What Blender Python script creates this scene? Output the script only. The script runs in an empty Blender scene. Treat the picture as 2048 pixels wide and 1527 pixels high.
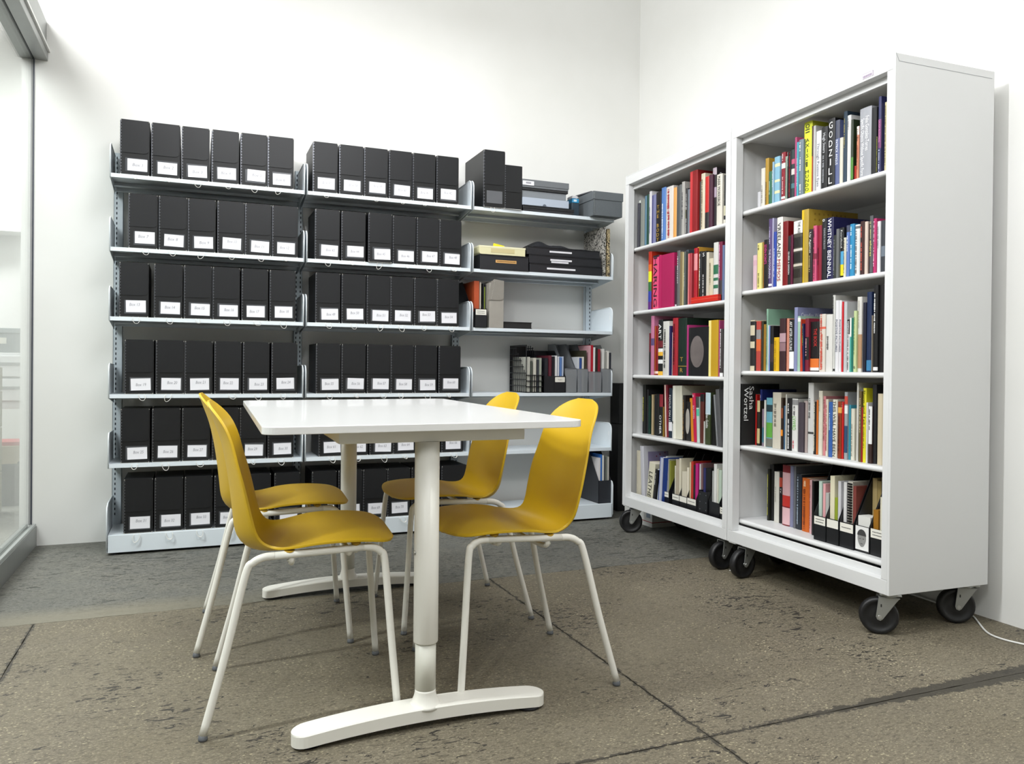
import bpy, bmesh, math, random
from mathutils import Vector, Matrix
PI = math.pi
rnd = random.Random(11)
SC = bpy.context.scene
COL = SC.collection

# ------------------------------------------------------------------ camera
cam_d = bpy.data.cameras.new('camera')
cam = bpy.data.objects.new('camera', cam_d); COL.objects.link(cam)
YAW, PIT, ROL, FPX = 0.38011, -0.00615, 0.00973, 1539.9
fw = Vector((math.sin(YAW)*math.cos(PIT), math.cos(YAW)*math.cos(PIT), math.sin(PIT)))
rt = Vector((math.cos(YAW), -math.sin(YAW), 0.0))
up = rt.cross(fw)
rr = math.cos(ROL)*rt + math.sin(ROL)*up
uu = -math.sin(ROL)*rt + math.cos(ROL)*up
cam.matrix_world = Matrix(((rr.x, uu.x, -fw.x, 0.36385), (rr.y, uu.y, -fw.y, -4.06964), (rr.z, uu.z, -fw.z, 0.90789), (0, 0, 0, 1)))
cam_d.sensor_width = 36.0
cam_d.lens = FPX/2048*36.0
cam_d.shift_x = 29.03/2048
cam_d.shift_y = -19.52/2048
cam_d.clip_start = 0.05
SC.camera = cam

# ------------------------------------------------------------------ light and exposure
w = bpy.data.worlds.new('world'); SC.world = w; w.use_nodes = True
w.node_tree.nodes['Background'].inputs[0].default_value = (1.0, 1.0, 1.0, 1)
w.node_tree.nodes['Background'].inputs[1].default_value = 0.3
SC.view_settings.view_transform = 'Standard'
SC.view_settings.look = 'None'
SC.view_settings.gamma = 1.0
SC.view_settings.use_curve_mapping = False
SC.view_settings.exposure = 0.26
SC.cycles.use_denoising = True
SC.cycles.max_bounces = 10
SC.cycles.diffuse_bounces = 3
SC.cycles.caustics_reflective = False
SC.cycles.caustics_refractive = False

def area(name, loc, size, sy, power, col, target):
    d = bpy.data.lights.new(name, 'AREA'); d.shape = 'RECTANGLE'; d.size = size; d.size_y = sy
    d.energy = power; d.color = col
    o = bpy.data.objects.new(name, d); COL.objects.link(o); o.location = loc
    v = Vector(target)-Vector(loc); o.rotation_euler = v.to_track_quat('-Z', 'Y').to_euler()
    return o
# tube lights over the neighbouring room, shining through the glass, plus added fills
area('tube_and_fill_light', (-1.12, -0.3, 3.4), 0.16, 1.2, 30, (0.985, 0.992, 1.0), (0.1, 0.0, 1.2))  # unseen fill, added to brighten the left end of the back wall
area('tube_and_fill_light', (-1.12, -2.2, 3.4), 0.12, 2.4, 165, (0.985, 0.992, 1.0), (0.7, -1.9, 0.4))
area('tube_and_fill_light', (-1.12, -5.0, 3.4), 0.16, 1.5, 80, (0.985, 0.992, 1.0), (1.0, -2.6, 0.4))
area('tube_and_fill_light', (-2.0, 1.6, 3.4), 0.5, 2.0, 130, (0.99, 0.99, 1.0), (-1.6, 1.7, 0))  # unseen fill, added to lift the dark room behind the glass
# lights of the room itself, plus an added fill behind the camera
area('panel_and_fill_light', (1.3, -2.9, 2.9), 0.9, 1.4, 28, (0.985, 0.992, 1.0), (1.3, -2.8, 0))
area('panel_and_fill_light', (1.5, -0.95, 2.95), 0.9, 0.5, 14, (0.985, 0.992, 1.0), (1.5, -0.80, 0))
area('panel_and_fill_light', (0.55, -1.1, 2.86), 0.4, 1.2, 12, (0.985, 0.992, 1.0), (0.55, -1.05, 0))
area('panel_and_fill_light', (0.9, -5.0, 3.5), 1.6, 0.6, 26, (0.985, 0.992, 1.0), (1.3, -3.2, 0.0))  # unseen fill, added so the bookcase side panels catch more light

# ------------------------------------------------------------------ materials
def lin(h):
    h = h.lstrip('#')
    out = []
    for i in (0, 2, 4):
        c = int(h[i:i+2], 16)/255
        out.append(c/12.92 if c <= 0.04045 else ((c+0.055)/1.055)**2.4)
    return (*out, 1.0)
_m = {}
def mat(hexc, rough=0.5, metal=0.0, spec=0.5, grain=0.0, bump=0.0, scale=60.0, coat=0.0):
    key = (hexc, rough, metal, spec, grain, bump, scale, coat)
    if key in _m: return _m[key]
    m = bpy.data.materials.new('mat_'+hexc); m.use_nodes = True
    nt = m.node_tree; b = nt.nodes['Principled BSDF']
    c = lin(hexc)
    b.inputs['Base Color'].default_value = c
    b.inputs['Roughness'].default_value = rough
    b.inputs['Metallic'].default_value = metal
    b.inputs['Specular IOR Level'].default_value = spec
    b.inputs['Coat Weight'].default_value = coat
    if grain or bump:
        tc = nt.nodes.new('ShaderNodeTexCoord')
        n = nt.nodes.new('ShaderNodeTexNoise'); n.inputs['Scale'].default_value = scale; n.inputs['Detail'].default_value = 4
        nt.links.new(tc.outputs['Object'], n.inputs['Vector'])
        if grain:
            mx = nt.nodes.new('ShaderNodeMix'); mx.data_type = 'RGBA'
            mx.inputs[6].default_value = tuple(max(0, x*(1-grain)) for x in c[:3])+(1,)
            mx.inputs[7].default_value = tuple(min(1, x*(1+grain)) for x in c[:3])+(1,)
            nt.links.new(n.outputs['Fac'], mx.inputs[0]); nt.links.new(mx.outputs[2], b.inputs['Base Color'])
        if bump:
            bp = nt.nodes.new('ShaderNodeBump'); bp.inputs['Strength'].default_value = bump; bp.inputs['Distance'].default_value = 0.001
            nt.links.new(n.outputs['Fac'], bp.inputs['Height']); nt.links.new(bp.outputs['Normal'], b.inputs['Normal'])
    _m[key] = m
    return m

def wall_mat():
    m = bpy.data.materials.new('painted_wall'); m.use_nodes = True
    nt = m.node_tree; b = nt.nodes['Principled BSDF']
    tc = nt.nodes.new('ShaderNodeTexCoord')
    n = nt.nodes.new('ShaderNodeTexNoise'); n.inputs['Scale'].default_value = 2.2; n.inputs['Detail'].default_value = 3
    nt.links.new(tc.outputs['Object'], n.inputs['Vector'])
    r = nt.nodes.new('ShaderNodeValToRGB')
    r.color_ramp.elements[0].color = lin('e9e9e5'); r.color_ramp.elements[0].position = 0.3
    r.color_ramp.elements[1].color = lin('eeeeeb'); r.color_ramp.elements[1].position = 0.7
    nt.links.new(n.outputs['Fac'], r.inputs[0]); nt.links.new(r.outputs[0], b.inputs['Base Color'])
    n2 = nt.nodes.new('ShaderNodeTexNoise'); n2.inputs['Scale'].default_value = 35
    nt.links.new(tc.outputs['Object'], n2.inputs['Vector'])
    bp = nt.nodes.new('ShaderNodeBump'); bp.inputs['Strength'].default_value = 0.12; bp.inputs['Distance'].default_value = 0.002
    nt.links.new(n2.outputs['Fac'], bp.inputs['Height']); nt.links.new(bp.outputs['Normal'], b.inputs['Normal'])
    b.inputs['Roughness'].default_value = 0.6
    return m

def floor_mat(kind):
    """worn terrazzo like concrete: pale aggregate chips, dark pits and streaks, dirt along the joints"""
    m = bpy.data.materials.new('concrete_'+kind); m.use_nodes = True
    nt = m.node_tree; L = nt.links; N = nt.nodes.new; b = nt.nodes['Principled BSDF']
    geo = N('ShaderNodeNewGeometry')
    def noise(scale, detail=4, rough=0.55, vec=None, dist=0.0):
        n = N('ShaderNodeTexNoise'); n.inputs['Scale'].default_value = scale; n.inputs['Detail'].default_value = detail
        n.inputs['Roughness'].default_value = rough; n.inputs['Distortion'].default_value = dist
        L.new(vec or geo.outputs['Position'], n.inputs['Vector']); return n.outputs['Fac']
    def ramp(fac, p0, p1, c0=(0, 0, 0, 1), c1=(1, 1, 1, 1)):
        r = N('ShaderNodeValToRGB'); r.color_ramp.elements[0].position = p0; r.color_ramp.elements[1].position = p1
        r.color_ramp.elements[0].color = c0; r.color_ramp.elements[1].color = c1
        L.new(fac, r.inputs[0]); return r.outputs[0]
    def mix(f, a, c):
        x = N('ShaderNodeMix'); x.data_type = 'RGBA'
        if hasattr(f, 'links') or hasattr(f, 'node'): L.new(f, x.inputs[0])
        else: x.inputs[0].default_value = f
        for sock, v in ((x.inputs[6], a), (x.inputs[7], c)):
            if isinstance(v, tuple): sock.default_value = v
            else: L.new(v, sock)
        return x.outputs[2]
    def mth(op, a, c=None):
        x = N('ShaderNodeMath'); x.operation = op; x.use_clamp = False
        for i, v in enumerate((a, c)):
            if v is None: continue
            if isinstance(v, (int, float)): x.inputs[i].default_value = v
            else: L.new(v, x.inputs[i])
        return x.outputs[0]
    def scaled(sx, sy, rz=0.0):
        mp = N('ShaderNodeMapping'); mp.inputs['Scale'].default_value = (sx, sy, 1); mp.inputs['Rotation'].default_value = (0, 0, rz)
        L.new(geo.outputs['Position'], mp.inputs['Vector']); return mp.outputs[0]
    if kind == 'front':
        base = mix(ramp(noise(1.3, 5), 0.3, 0.7), lin('5e574b'), lin('7c7564'))
        base = mix(ramp(noise(6, 6, 0.65), 0.35, 0.7), base, lin('6c6555'))
        tint = ramp(noise(0.9, 2), 0.52, 0.75); base = mix(mth('MULTIPLY', tint, 0.45), base, lin('6a614b'))
    elif kind == 'back':
        base = mix(ramp(noise(1.6, 5), 0.3, 0.7), lin('66655d'), lin('7c7a70'))
        base = mix(ramp(noise(7, 6, 0.7), 0.3, 0.75), base, lin('5e5f5b'))
    else:
        base = mix(ramp(noise(3, 5), 0.3, 0.7), lin('9a9a90'), lin('b0b0a8'))
    # sandy grain, streaked a little along x
    gr = noise(210, 3, 0.8, scaled(0.55, 1.0))
    front = kind == 'front'
    base = mix(mth('MULTIPLY', ramp(gr, 0.50, 0.66), 0.55), base, lin('a79f88' if front else '908f86'))
    g2 = noise(120, 4, 0.8, scaled(0.4, 1.0), 0.8)
    base = mix(mth('MULTIPLY', ramp(g2, 0.50, 0.62), 0.7 if front else 0.9), base, lin('453f35' if front else '3c3d38'))
    # pale chips
    chip = None
    for sc_, th_, vis in ((120, 0.27, 0.72), (210, 0.30, 0.74)):
        v = N('ShaderNodeTexVoronoi'); v.inputs['Scale'].default_value = sc_; L.new(scaled(0.62, 1.0, 0.12), v.inputs['Vector'])
        c_ = mth('MULTIPLY', mth('LESS_THAN', v.outputs['Distance'], th_), mth('GREATER_THAN', v.outputs['Color'], vis if front else 0.95))
        chip = c_ if chip is None else mth('MAXIMUM', chip, c_)
    dens = ramp(noise(3.2, 5, 0.7), 0.38, 0.60)
    chip = mth('MULTIPLY', chip, dens)
    base = mix(mth('MULTIPLY', chip, 0.72), base, lin('bdb495'))
    # dark pits, drawn out along x, gathered in clusters
    sc = (0.42, 1.0) if front else (0.3, 1.0)
    pit = noise(62 if front else 48, 3, 0.65, scaled(*sc), 0.9)
    clus = ramp(noise(2.3, 4, 0.6), 0.42 if front else 0.3, 0.64)
    thr = mth('SUBTRACT', 0.725 if front else 0.70, mth('MULTIPLY', clus, 0.165))
    pits = mth('GREATER_THAN', pit, thr)
    base = mix(mth('MULTIPLY', pits, 0.88 if front else 0.7), base, lin('282624' if front else '33342f'))
    # joint dirt: distance to the sawn joints, with a ragged edge
    sep = N('ShaderNodeSeparateXYZ'); L.new(geo.outputs['Position'], sep.inputs[0])
    rag = noise(28, 5, 0.75); ragw = mth('MULTIPLY', mth('SUBTRACT', rag, 0.5), 0.062)
    def joint(sock, at, width):
        d = mth('ABSOLUTE', mth('ADD', mth('SUBTRACT', sock, at), ragw)); return mth('LESS_THAN', d, width)
    if kind == 'front':
        # the broad repaired band along y = -2.5 grows to the right
        wide = N('ShaderNodeMapRange'); wide.inputs[1].default_value = 1.75; wide.inputs[2].default_value = 2.55; wide.inputs[3].default_value = 0.004; wide.inputs[4].default_value = 0.036
        L.new(sep.outputs['X'], wide.inputs[0])
        j = joint(sep.outputs['Y'], -2.503, 0.005)
        d = mth('ABSOLUTE', mth('ADD', mth('SUBTRACT', sep.outputs['Y'], -2.50), mth('MULTIPLY', ragw, 1.3)))
        j = mth('MAXIMUM', j, mth('LESS_THAN', d, wide.outputs[0]))
        j = mth('MAXIMUM', j, joint(sep.outputs['X'], 1.565, 0.0055))
        j = mth('MAXIMUM', j, joint(sep.outputs['X'], -0.135, 0.006))
        base = mix(mth('MULTIPLY', j, 0.88), base, lin('37342e'))
    if kind == 'back':
        # smooth trowelled margin before the joint on the left
        mr = N('ShaderNodeMapRange'); mr.inputs[1].default_value = -0.80; mr.inputs[2].default_value = -0.92
        L.new(sep.outputs['Y'], mr.inputs[0])
        mx_ = N('ShaderNodeMapRange'); mx_.inputs[1].default_value = 1.0; mx_.inputs[2].default_value = 0.3
        L.new(sep.outputs['X'], mx_.inputs[0])
        base = mix(mth('MULTIPLY', mth('MULTIPLY', mr.outputs[0], mx_.outputs[0]), 0.75), base, lin('807b6b'))
    L.new(base, b.inputs['Base Color'])
    rg = N('ShaderNodeMapRange'); rg.inputs[3].default_value = 0.5; rg.inputs[4].default_value = 0.72
    L.new(noise(5, 4), rg.inputs[0]); L.new(rg.outputs[0], b.inputs['Roughness'])
    b.inputs['Specular IOR Level'].default_value = 0.4
    bp = N('ShaderNodeBump'); bp.inputs['Strength'].default_value = 0.5; bp.inputs['Distance'].default_value = 0.0012
    hsub = mth('SUBTRACT', mth('MULTIPLY', gr, 0.4), pits)
    L.new(hsub, bp.inputs['Height']); L.new(bp.outputs['Normal'], b.inputs['Normal'])
    return m

def glass_mat():
    m = bpy.data.materials.new('clear_glass'); m.use_nodes = True
    nt = m.node_tree; nt.nodes.clear()
    o = nt.nodes.new('ShaderNodeOutputMaterial'); mx = nt.nodes.new('ShaderNodeMixShader')
    t = nt.nodes.new('ShaderNodeBsdfTransparent'); t.inputs[0].default_value = (0.93, 0.95, 0.94, 1)
    g = nt.nodes.new('ShaderNodeBsdfGlossy'); g.inputs['Roughness'].default_value = 0.0; g.inputs[0].default_value = (0.95, 0.95, 0.95, 1)
    lw = nt.nodes.new('ShaderNodeFresnel')
    ge = nt.nodes.new('ShaderNodeNewGeometry'); mr = nt.nodes.new('ShaderNodeMapRange')   # same reflectance entering and leaving the pane
    mr.inputs[3].default_value = 1.5; mr.inputs[4].default_value = 1/1.5
    nt.links.new(ge.outputs['Backfacing'], mr.inputs[0]); nt.links.new(mr.outputs[0], lw.inputs['IOR'])
    nt.links.new(lw.outputs[0], mx.inputs[0]); nt.links.new(t.outputs[0], mx.inputs[1]); nt.links.new(g.outputs[0], mx.inputs[2])
    nt.links.new(mx.outputs[0], o.inputs[0])
    return m

def speckle_mat(light, dark):
    m = bpy.data.materials.new('marbled_board'); m.use_nodes = True
    nt = m.node_tree; b = nt.nodes['Principled BSDF']
    tc = nt.nodes.new('ShaderNodeTexCoord'); n = nt.nodes.new('ShaderNodeTexNoise')
    n.inputs['Scale'].default_value = 75; n.inputs['Detail'].default_value = 2; n.inputs['Distortion'].default_value = 1.5
    nt.links.new(tc.outputs['Object'], n.inputs['Vector'])
    r = nt.nodes.new('ShaderNodeValToRGB'); r.color_ramp.elements[0].position = 0.44; r.color_ramp.elements[1].position = 0.53
    r.color_ramp.elements[0].color = lin(dark); r.color_ramp.elements[1].color = lin(light)
    nt.links.new(n.outputs['Fac'], r.inputs[0]); nt.links.new(r.outputs[0], b.inputs['Base Color'])
    b.inputs['Roughness'].default_value = 0.5
    return m

def mesh_screen_mat():
    """fine wire mesh of the desk files: real holes through an alpha grid"""
    m = bpy.data.materials.new('wire_mesh'); m.use_nodes = True
    nt = m.node_tree; b = nt.nodes['Principled BSDF']
    b.inputs['Base Color'].default_value = lin('a4a8ac'); b.inputs['Metallic'].default_value = 0.2; b.inputs['Roughness'].default_value = 0.45
    b.inputs['Alpha'].default_value = 0.5
    return m

# ------------------------------------------------------------------ geometry helpers
class MB:
    def __init__(s): s.v = []; s.f = []; s.sm = []
    def add(s, vs, fs, smooth=False):
        n = len(s.v); s.v += [tuple(p) for p in vs]; s.f += [tuple(n+i for i in f) for f in fs]; s.sm += [smooth]*len(fs); return s
    def box(s, x0, y0, z0, x1, y1, z1):
        return s.add([(x0,y0,z0),(x1,y0,z0),(x1,y1,z0),(x0,y1,z0),(x0,y0,z1),(x1,y0,z1),(x1,y1,z1),(x0,y1,z1)],
                     [(0,3,2,1),(4,5,6,7),(0,1,5,4),(1,2,6,5),(2,3,7,6),(3,0,4,7)])
    def prism(s, poly, axis, a, b, smooth=False):
        """poly: 2D points; axis the extrusion axis. x -> (y,z), y -> (x,z), z -> (x,y)"""
        def P(p, t):
            return (t, p[0], p[1]) if axis == 'x' else ((p[0], t, p[1]) if axis == 'y' else (p[0], p[1], t))
        n = len(poly)
        vs = [P(p, a) for p in poly]+[P(p, b) for p in poly]
        fs = [tuple(range(n)), tuple(range(2*n-1, n-1, -1))]
        s.add(vs, fs, False)
        k = len(s.v)-2*n
        for i in range(n):
            j = (i+1) % n
            s.f.append((k+i, k+n+i, k+n+j, k+j)); s.sm.append(smooth)
        return s
    def tube(s, path, r, seg=10, cap=True, closed=False):
        pts = [Vector(p) for p in path]; n = len(pts); rad = r if isinstance(r, (list, tuple)) else [r]*n
        ring0 = len(s.v); prev = None
        for i, p in enumerate(pts):
            a = pts[(i-1) % n] if (i > 0 or closed) else p; c = pts[(i+1) % n] if (i < n-1 or closed) else p
            t = (c-a).normalized()
            if prev is None:
                ref = Vector((0, 0, 1)) if abs(t.z) < 0.9 else Vector((1, 0, 0))
                u = t.cross(ref).normalized()
            else:
                u = (prev-t*prev.dot(t)).normalized()
            prev = u; q = t.cross(u)
            for k in range(seg):
                an = 2*PI*k/seg
                s.v.append(tuple(p+(u*math.cos(an)+q*math.sin(an))*rad[i]))
        m = n if closed else n-1
        for i in range(m):
            for k in range(seg):
                k2 = (k+1) % seg; i2 = (i+1) % n
                s.f.append((ring0+i*seg+k, ring0+i*seg+k2, ring0+i2*seg+k2, ring0+i2*seg+k)); s.sm.append(True)
        if cap and not closed:
            s.f.append(tuple(ring0+k for k in range(seg-1, -1, -1))); s.sm.append(False)
            s.f.append(tuple(ring0+(n-1)*seg+k for k in range(seg))); s.sm.append(False)
        return s
    def lathe(s, prof, seg=24, c=(0, 0, 0), axis='z'):
        """prof: (r, h) pairs, closed at both ends"""
        n0 = len(s.v)
        for r, h in prof:
            for k in range(seg):
                a = 2*PI*k/seg; x, y = r*math.cos(a), r*math.sin(a)
                p = (x, y, h) if axis == 'z' else (x, h, y)
                s.v.append((c[0]+p[0], c[1]+p[1], c[2]+p[2]))
        for i in range(len(prof)-1):
            for k in range(seg):
                k2 = (k+1) % seg
                f = (n0+i*seg+k, n0+i*seg+k2, n0+(i+1)*seg+k2, n0+(i+1)*seg+k)
                s.f.append(f if axis == 'z' else f[::-1]); s.sm.append(True)
        a = tuple(n0+k for k in range(seg)); b = tuple(n0+(len(prof)-1)*seg+k for k in range(seg))
        s.f.append(a[::-1] if axis == 'z' else a); s.sm.append(False); s.f.append(b if axis == 'z' else b[::-1]); s.sm.append(False)
        return s
    def xform(s, M, start=0):
        for i in range(start, len(s.v)): s.v[i] = tuple(M @ Vector(s.v[i]))
        return s
    def mesh(s, name, m):
        me = bpy.data.meshes.new(name); me.from_pydata(s.v, [], s.f)
        me.polygons.foreach_set('use_smooth', s.sm)
        me.update(); me.materials.append(m); return me
    def build(s, name, m, parent=None, bevel=0.0, seg=2, kind=None, label=None, fix=False):
        me = s.mesh(name, m)
        if fix:
            bm = bmesh.new(); bm.from_mesh(me); bmesh.ops.recalc_face_normals(bm, faces=bm.faces); bm.to_mesh(me); bm.free()
        return link(name, me, parent, bevel, seg, kind, label)
def link(name, me, parent=None, bevel=0.0, seg=2, kind=None, label=None):
    o = bpy.data.objects.new(name, me); COL.objects.link(o)
    if parent: o.parent = parent
    if bevel:
        b = o.modifiers.new('edge', 'BEVEL'); b.width = bevel; b.segments = seg; b.limit_method = 'ANGLE'; b.angle_limit = 0.6
    if kind: o['kind'] = kind
    if label: o['label'] = label
    return o
def thing(name, label, cat, loc=(0, 0, 0), rz=0.0, group=None):
    o = bpy.data.objects.new(name, None); COL.objects.link(o); o.empty_display_size = 0.05
    o.location = loc; o.rotation_euler = (0, 0, rz); tag(o, label, cat, group); return o
def tag(o, label, cat, group=None):
    o['label'] = label; o['category'] = cat
    if group: o['group'] = group
    return o
def struct(o): o['kind'] = 'structure'; return o
def copy_tree(o, parent=None):
    c = o.copy(); COL.objects.link(c)
    if parent: c.parent = parent
    for ch in list(o.children): copy_tree(ch, c)
    return c
def rrect(x0, z0, x1, z1, r, n=5, corners=(1, 1, 1, 1)):
    """rounded rectangle, corners from bottom left counter clockwise"""
    P = []
    cs = [(x0, z0, PI), (x1, z0, 1.5*PI), (x1, z1, 0), (x0, z1, 0.5*PI)]
    for i, (cx, cz, a0) in enumerate(cs):
        if corners[i] and r > 0:
            ox = cx+(r if i in (0, 3) else -r); oz = cz+(r if i in (0, 1) else -r)
            for k in range(n+1):
                a = a0+0.5*PI*k/n; P.append((ox+r*math.cos(a), oz+r*math.sin(a)))
        else: P.append((cx, cz))
    return P
_tx = {}
def text_geo(s):
    """flat letter outlines, width and height"""
    if s in _tx: return _tx[s]
    cu = bpy.data.curves.new('letters', 'FONT'); cu.body = s; cu.resolution_u = 2; cu.size = 1.0
    ob = bpy.data.objects.new('letters', cu)
    me = bpy.data.meshes.new_from_object(ob)
    vs = [(v.co.x, v.co.y) for v in me.vertices]; fs = [tuple(p.vertices) for p in me.polygons]
    bpy.data.objects.remove(ob); bpy.data.meshes.remove(me); bpy.data.curves.remove(cu)
    if not vs: vs = [(0, 0)]
    x0 = min(v[0] for v in vs); x1 = max(v[0] for v in vs); y0 = min(v[1] for v in vs); y1 = max(v[1] for v in vs)
    _tx[s] = ([(v[0]-x0, v[1]-y0) for v in vs], fs, max(x1-x0, 1e-3), max(y1-y0, 1e-3))
    return _tx[s]
def put_text(mb, s, x0, z0, x1, z1, y, mode='u', fit=True, slant=0.0):
    """letters facing -y inside the rectangle; 'u' upright line, 'r' read from top to bottom"""
    vs, fs, W, H = text_geo(s)
    if mode == 'u':
        sx = (x1-x0)/W; sz = (z1-z0)/H
        if fit: sz = min(sz, sx*1.5); sx = min(sx, sz*1.5)
        ox = (x0+x1-W*sx)/2; oz = (z0+z1-H*sz)/2
        mb.add([(ox+(a+slant*b)*sx, y, oz+b*sz) for a, b in vs], fs)
    else:
        sl = (z1-z0)/W; sh = (x1-x0)/H
        if fit: sh = min(sh, sl*1.7); sl = min(sl, sh*1.9)
        ox = (x0+x1-H*sh)/2
        mb.add([(ox+b*sh, y, z1-a*sl) for a, b in vs], fs)
def dashes(mb, x0, z0, x1, z1, y, seed=0):
    """small unreadable printing as a row of tiny strokes running down"""
    r = random.Random(seed); z = z1
    while z > z0:
        l = r.uniform(0.0018, 0.0048); k = r.uniform(0.0, 0.3)*(x1-x0)
        mb.add([(x0+k, y, z-l), (x1-k*0.5, y, z-l), (x1-k*0.5, y, z), (x0+k, y, z)], [(0, 1, 2, 3)])
        z -= l+(0.0012 if r.random() < 0.8 else 0.005)

# ================================================================== THE ROOM
XR, YW, XG = 3.1094, 0.3221, -0.3366
WALL = wall_mat()
CEILH = 3.62
def wallbox(name, a, b, m=None):
    return struct(MB().box(*a, *b).build(name, m or WALL))
wallbox('wall_back', (-0.4127, YW, -0.02), (XR+0.15, YW+0.12, CEILH))
wallbox('wall_right', (XR, -7.5, -0.02), (XR+0.15, YW+0.12, CEILH))
wallbox('wall_front', (-4.2, -7.65, -0.02), (XR+0.15, -7.5, CEILH))
wallbox('wall_left', (-4.35, -7.5, -0.02), (-4.2, 3.4, CEILH))
wallbox('wall_beyond', (-4.2, 3.3, -0.02), (XR+0.15, 3.45, CEILH))
wallbox('ceiling', (-4.3, -7.6, CEILH), (XR+0.15, 3.45, CEILH+0.1))
# floor: a dark screed with the cast slabs lying on it, sawn joints between them
fl = struct(MB().box(-4.3, -7.6, -0.08, XR+0.15, 3.45, -0.012).build('floor', mat('2b2925', 0.9)))
FM, BM_, NM = floor_mat('front'), floor_mat('back'), floor_mat('beyond')
def slab(x0, y0, x1, y1, m, g=0.0014, step=0.06):
    r = random.Random(int((x0*7+y0*13+x1)*100)); P = []
    def run(ax, ay, bx, by):
        n = max(2, int(math.hypot(bx-ax, by-ay)/step))
        for i in range(n):
            t = i/n; j = r.uniform(-0.0016, 0.0016)
            nx, ny = (0, 1) if abs(bx-ax) > abs(by-ay) else (1, 0)
            P.append((ax+(bx-ax)*t+nx*j*(0 < i), ay+(by-ay)*t+ny*j*(0 < i)))
    x0 += g; y0 += g; x1 -= g; y1 -= g
    run(x0, y0, x1, y0); run(x1, y0, x1, y1); run(x1, y1, x0, y1); run(x0, y1, x0, y0)
    return MB().prism(P, 'z', -0.03, 0.0).build('slab', m, fl)
JX, JY = [-4.3, -0.135, 1.565, XR+0.1], [-7.6, -5.0, -2.503, -0.99]
for i in range(3):
    for j in range(3):
        slab(JX[i], JY[j], JX[i+1], JY[j+1], FM)
slab(XG-0.06, -0.99, XR+0.1, YW+0.05, BM_)
slab(-4.3, -0.99, XG-0.06, 3.4, NM)
slab(XG-0.06, YW+0.05, XR+0.1, 3.4, NM)

# glass partition on the left: bottom channel, header track, glass
gp = bpy.data.objects.new('window_1', None); COL.objects.link(gp); gp['kind'] = 'structure'
ALU = mat('9a9c9a', 0.42, 0.75, grain=0.05, scale=20)
ALU2 = mat('c4c8c6', 0.35, 0.6)
Y0G, Y1G = -6.5, YW-0.0005
MB().box(XG-0.062, Y0G, 0.0, XG, Y1G, 0.098).build('bottom_channel', ALU, gp, bevel=0.0015)
MB().box(XG-0.018, Y0G, 0.098, XG-0.004, Y1G, 0.112).box(XG-0.058, Y0G, 0.098, XG-0.042, Y1G, 0.112).build('glazing_bead', ALU2, gp, bevel=0.001)
MB().box(XG-0.034, Y0G, 0.1, XG-0.024, Y1G-0.0035, 2.43).build('glass_pane', glass_mat(), gp)
MB().box(XG-0.036, Y1G-0.0035, 0.11, XG-0.021, Y1G, 2.41).build('edge_seal', mat('4c4f5a', 0.4), gp)
MB().box(XG+0.036, Y0G, 2.405, XG-0.021, Y1G, 2.455).box(XG+0.03, Y0G, 2.455, XG-0.021, Y1G, 2.60).build('header_track', ALU, gp, bevel=0.002)
MB().box(XG-0.092, Y0G, 2.405, XG-0.033, Y1G, 2.60).build('header_trim', ALU, gp, bevel=0.002)
MB().box(XG+0.030, Y0G, 2.449, XG+0.046, Y1G, 2.462).build('header_lip', mat('dcdcd8', 0.4), gp)
MB().box(XG-0.033, Y0G, 2.41, XG-0.021, Y1G, 2.60).build('header_gap', mat('23262a', 0.6), gp)

# ================================================================== things beyond the glass
c = thing('filing_cabinet', 'white two drawer filing cabinet seen through the glass on the left', 'cabinet', (-0.95, 1.9, 0.0))
WC = mat('d4d6d6', 0.5)
MB().box(-0.45, 0.02, 0.60, 0.30, 0.5, 0.975).build('body', WC, c, bevel=0.003)
for z0, z1 in ((0.655, 0.80), (0.815, 0.955)):
    d = MB().box(-0.44, 0.0, z0, 0.29, 0.019, z1).build('drawer', mat('dcdede', 0.45), c, bevel=0.003)
    MB().prism(rrect(0.02, z0+0.075, 0.27, z0+0.095, 0.01, 4), 'y', -0.004, 0.001).build('handle', mat('8f9392', 0.4), d)
MB().box(-0.44, 0.05, 0.0, -0.41, 0.45, 0.60).box(0.26, 0.05, 0.0, 0.29, 0.45, 0.60).build('leg_panel', mat('c8c8c2', 0.5), c)
c = thing('storage_box', 'grey storage box with a pale label on the white cabinet behind glass', 'box', (-0.95, 1.93, 0.975))
MB().box(-0.40, 0, 0, 0.28, 0.36, 0.15).build('body', mat('7f898a', 0.6), c, bevel=0.004)
MB().box(-0.41, -0.006, 0.13, 0.29, 0.366, 0.165).build('lid', mat('8a9494', 0.6), c, bevel=0.004)
MB().box(0.0, -0.009, 0.06, 0.175, -0.001, 0.10).build('label', mat('dcdcd0', 0.6), c)
c = thing('cardboard_box', 'open tan cardboard box under the cabinet behind the glass', 'box', (-0.93, 1.6, 0.28))
MB().box(0.10, 0.0, 0.0, 0.34, 0.3, 0.10).build('body', mat('c4b79c', 0.7), c)
MB().prism([(0.10, 0.10), (0.33, 0.10), (0.28, -0.01), (0.10, -0.01)], 'y', -0.02, -0.012).build('flap', mat('cfc3a8', 0.7), c)
c = MB().box(-0.86, 1.62, 0.381, -0.62, 1.86, 0.405).build('folder', mat('c25a5c', 0.6), bevel=0.003)
tag(c, 'flat pink red folder on the tan cardboard box behind the glass', 'folder')
c = thing('storage_crate', 'dark grey crate on the floor below the tan cardboard box behind the glass', 'crate', (-0.83, 1.6, 0.0))
MB().box(0.0, 0.0, 0.0, 0.25, 0.3, 0.265).build('body', mat('6a7070', 0.6), c, bevel=0.004)
MB().box(-0.005, -0.005, 0.245, 0.255, 0.305, 0.279).build('rim', mat('767c7c', 0.6), c, bevel=0.003)
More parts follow.
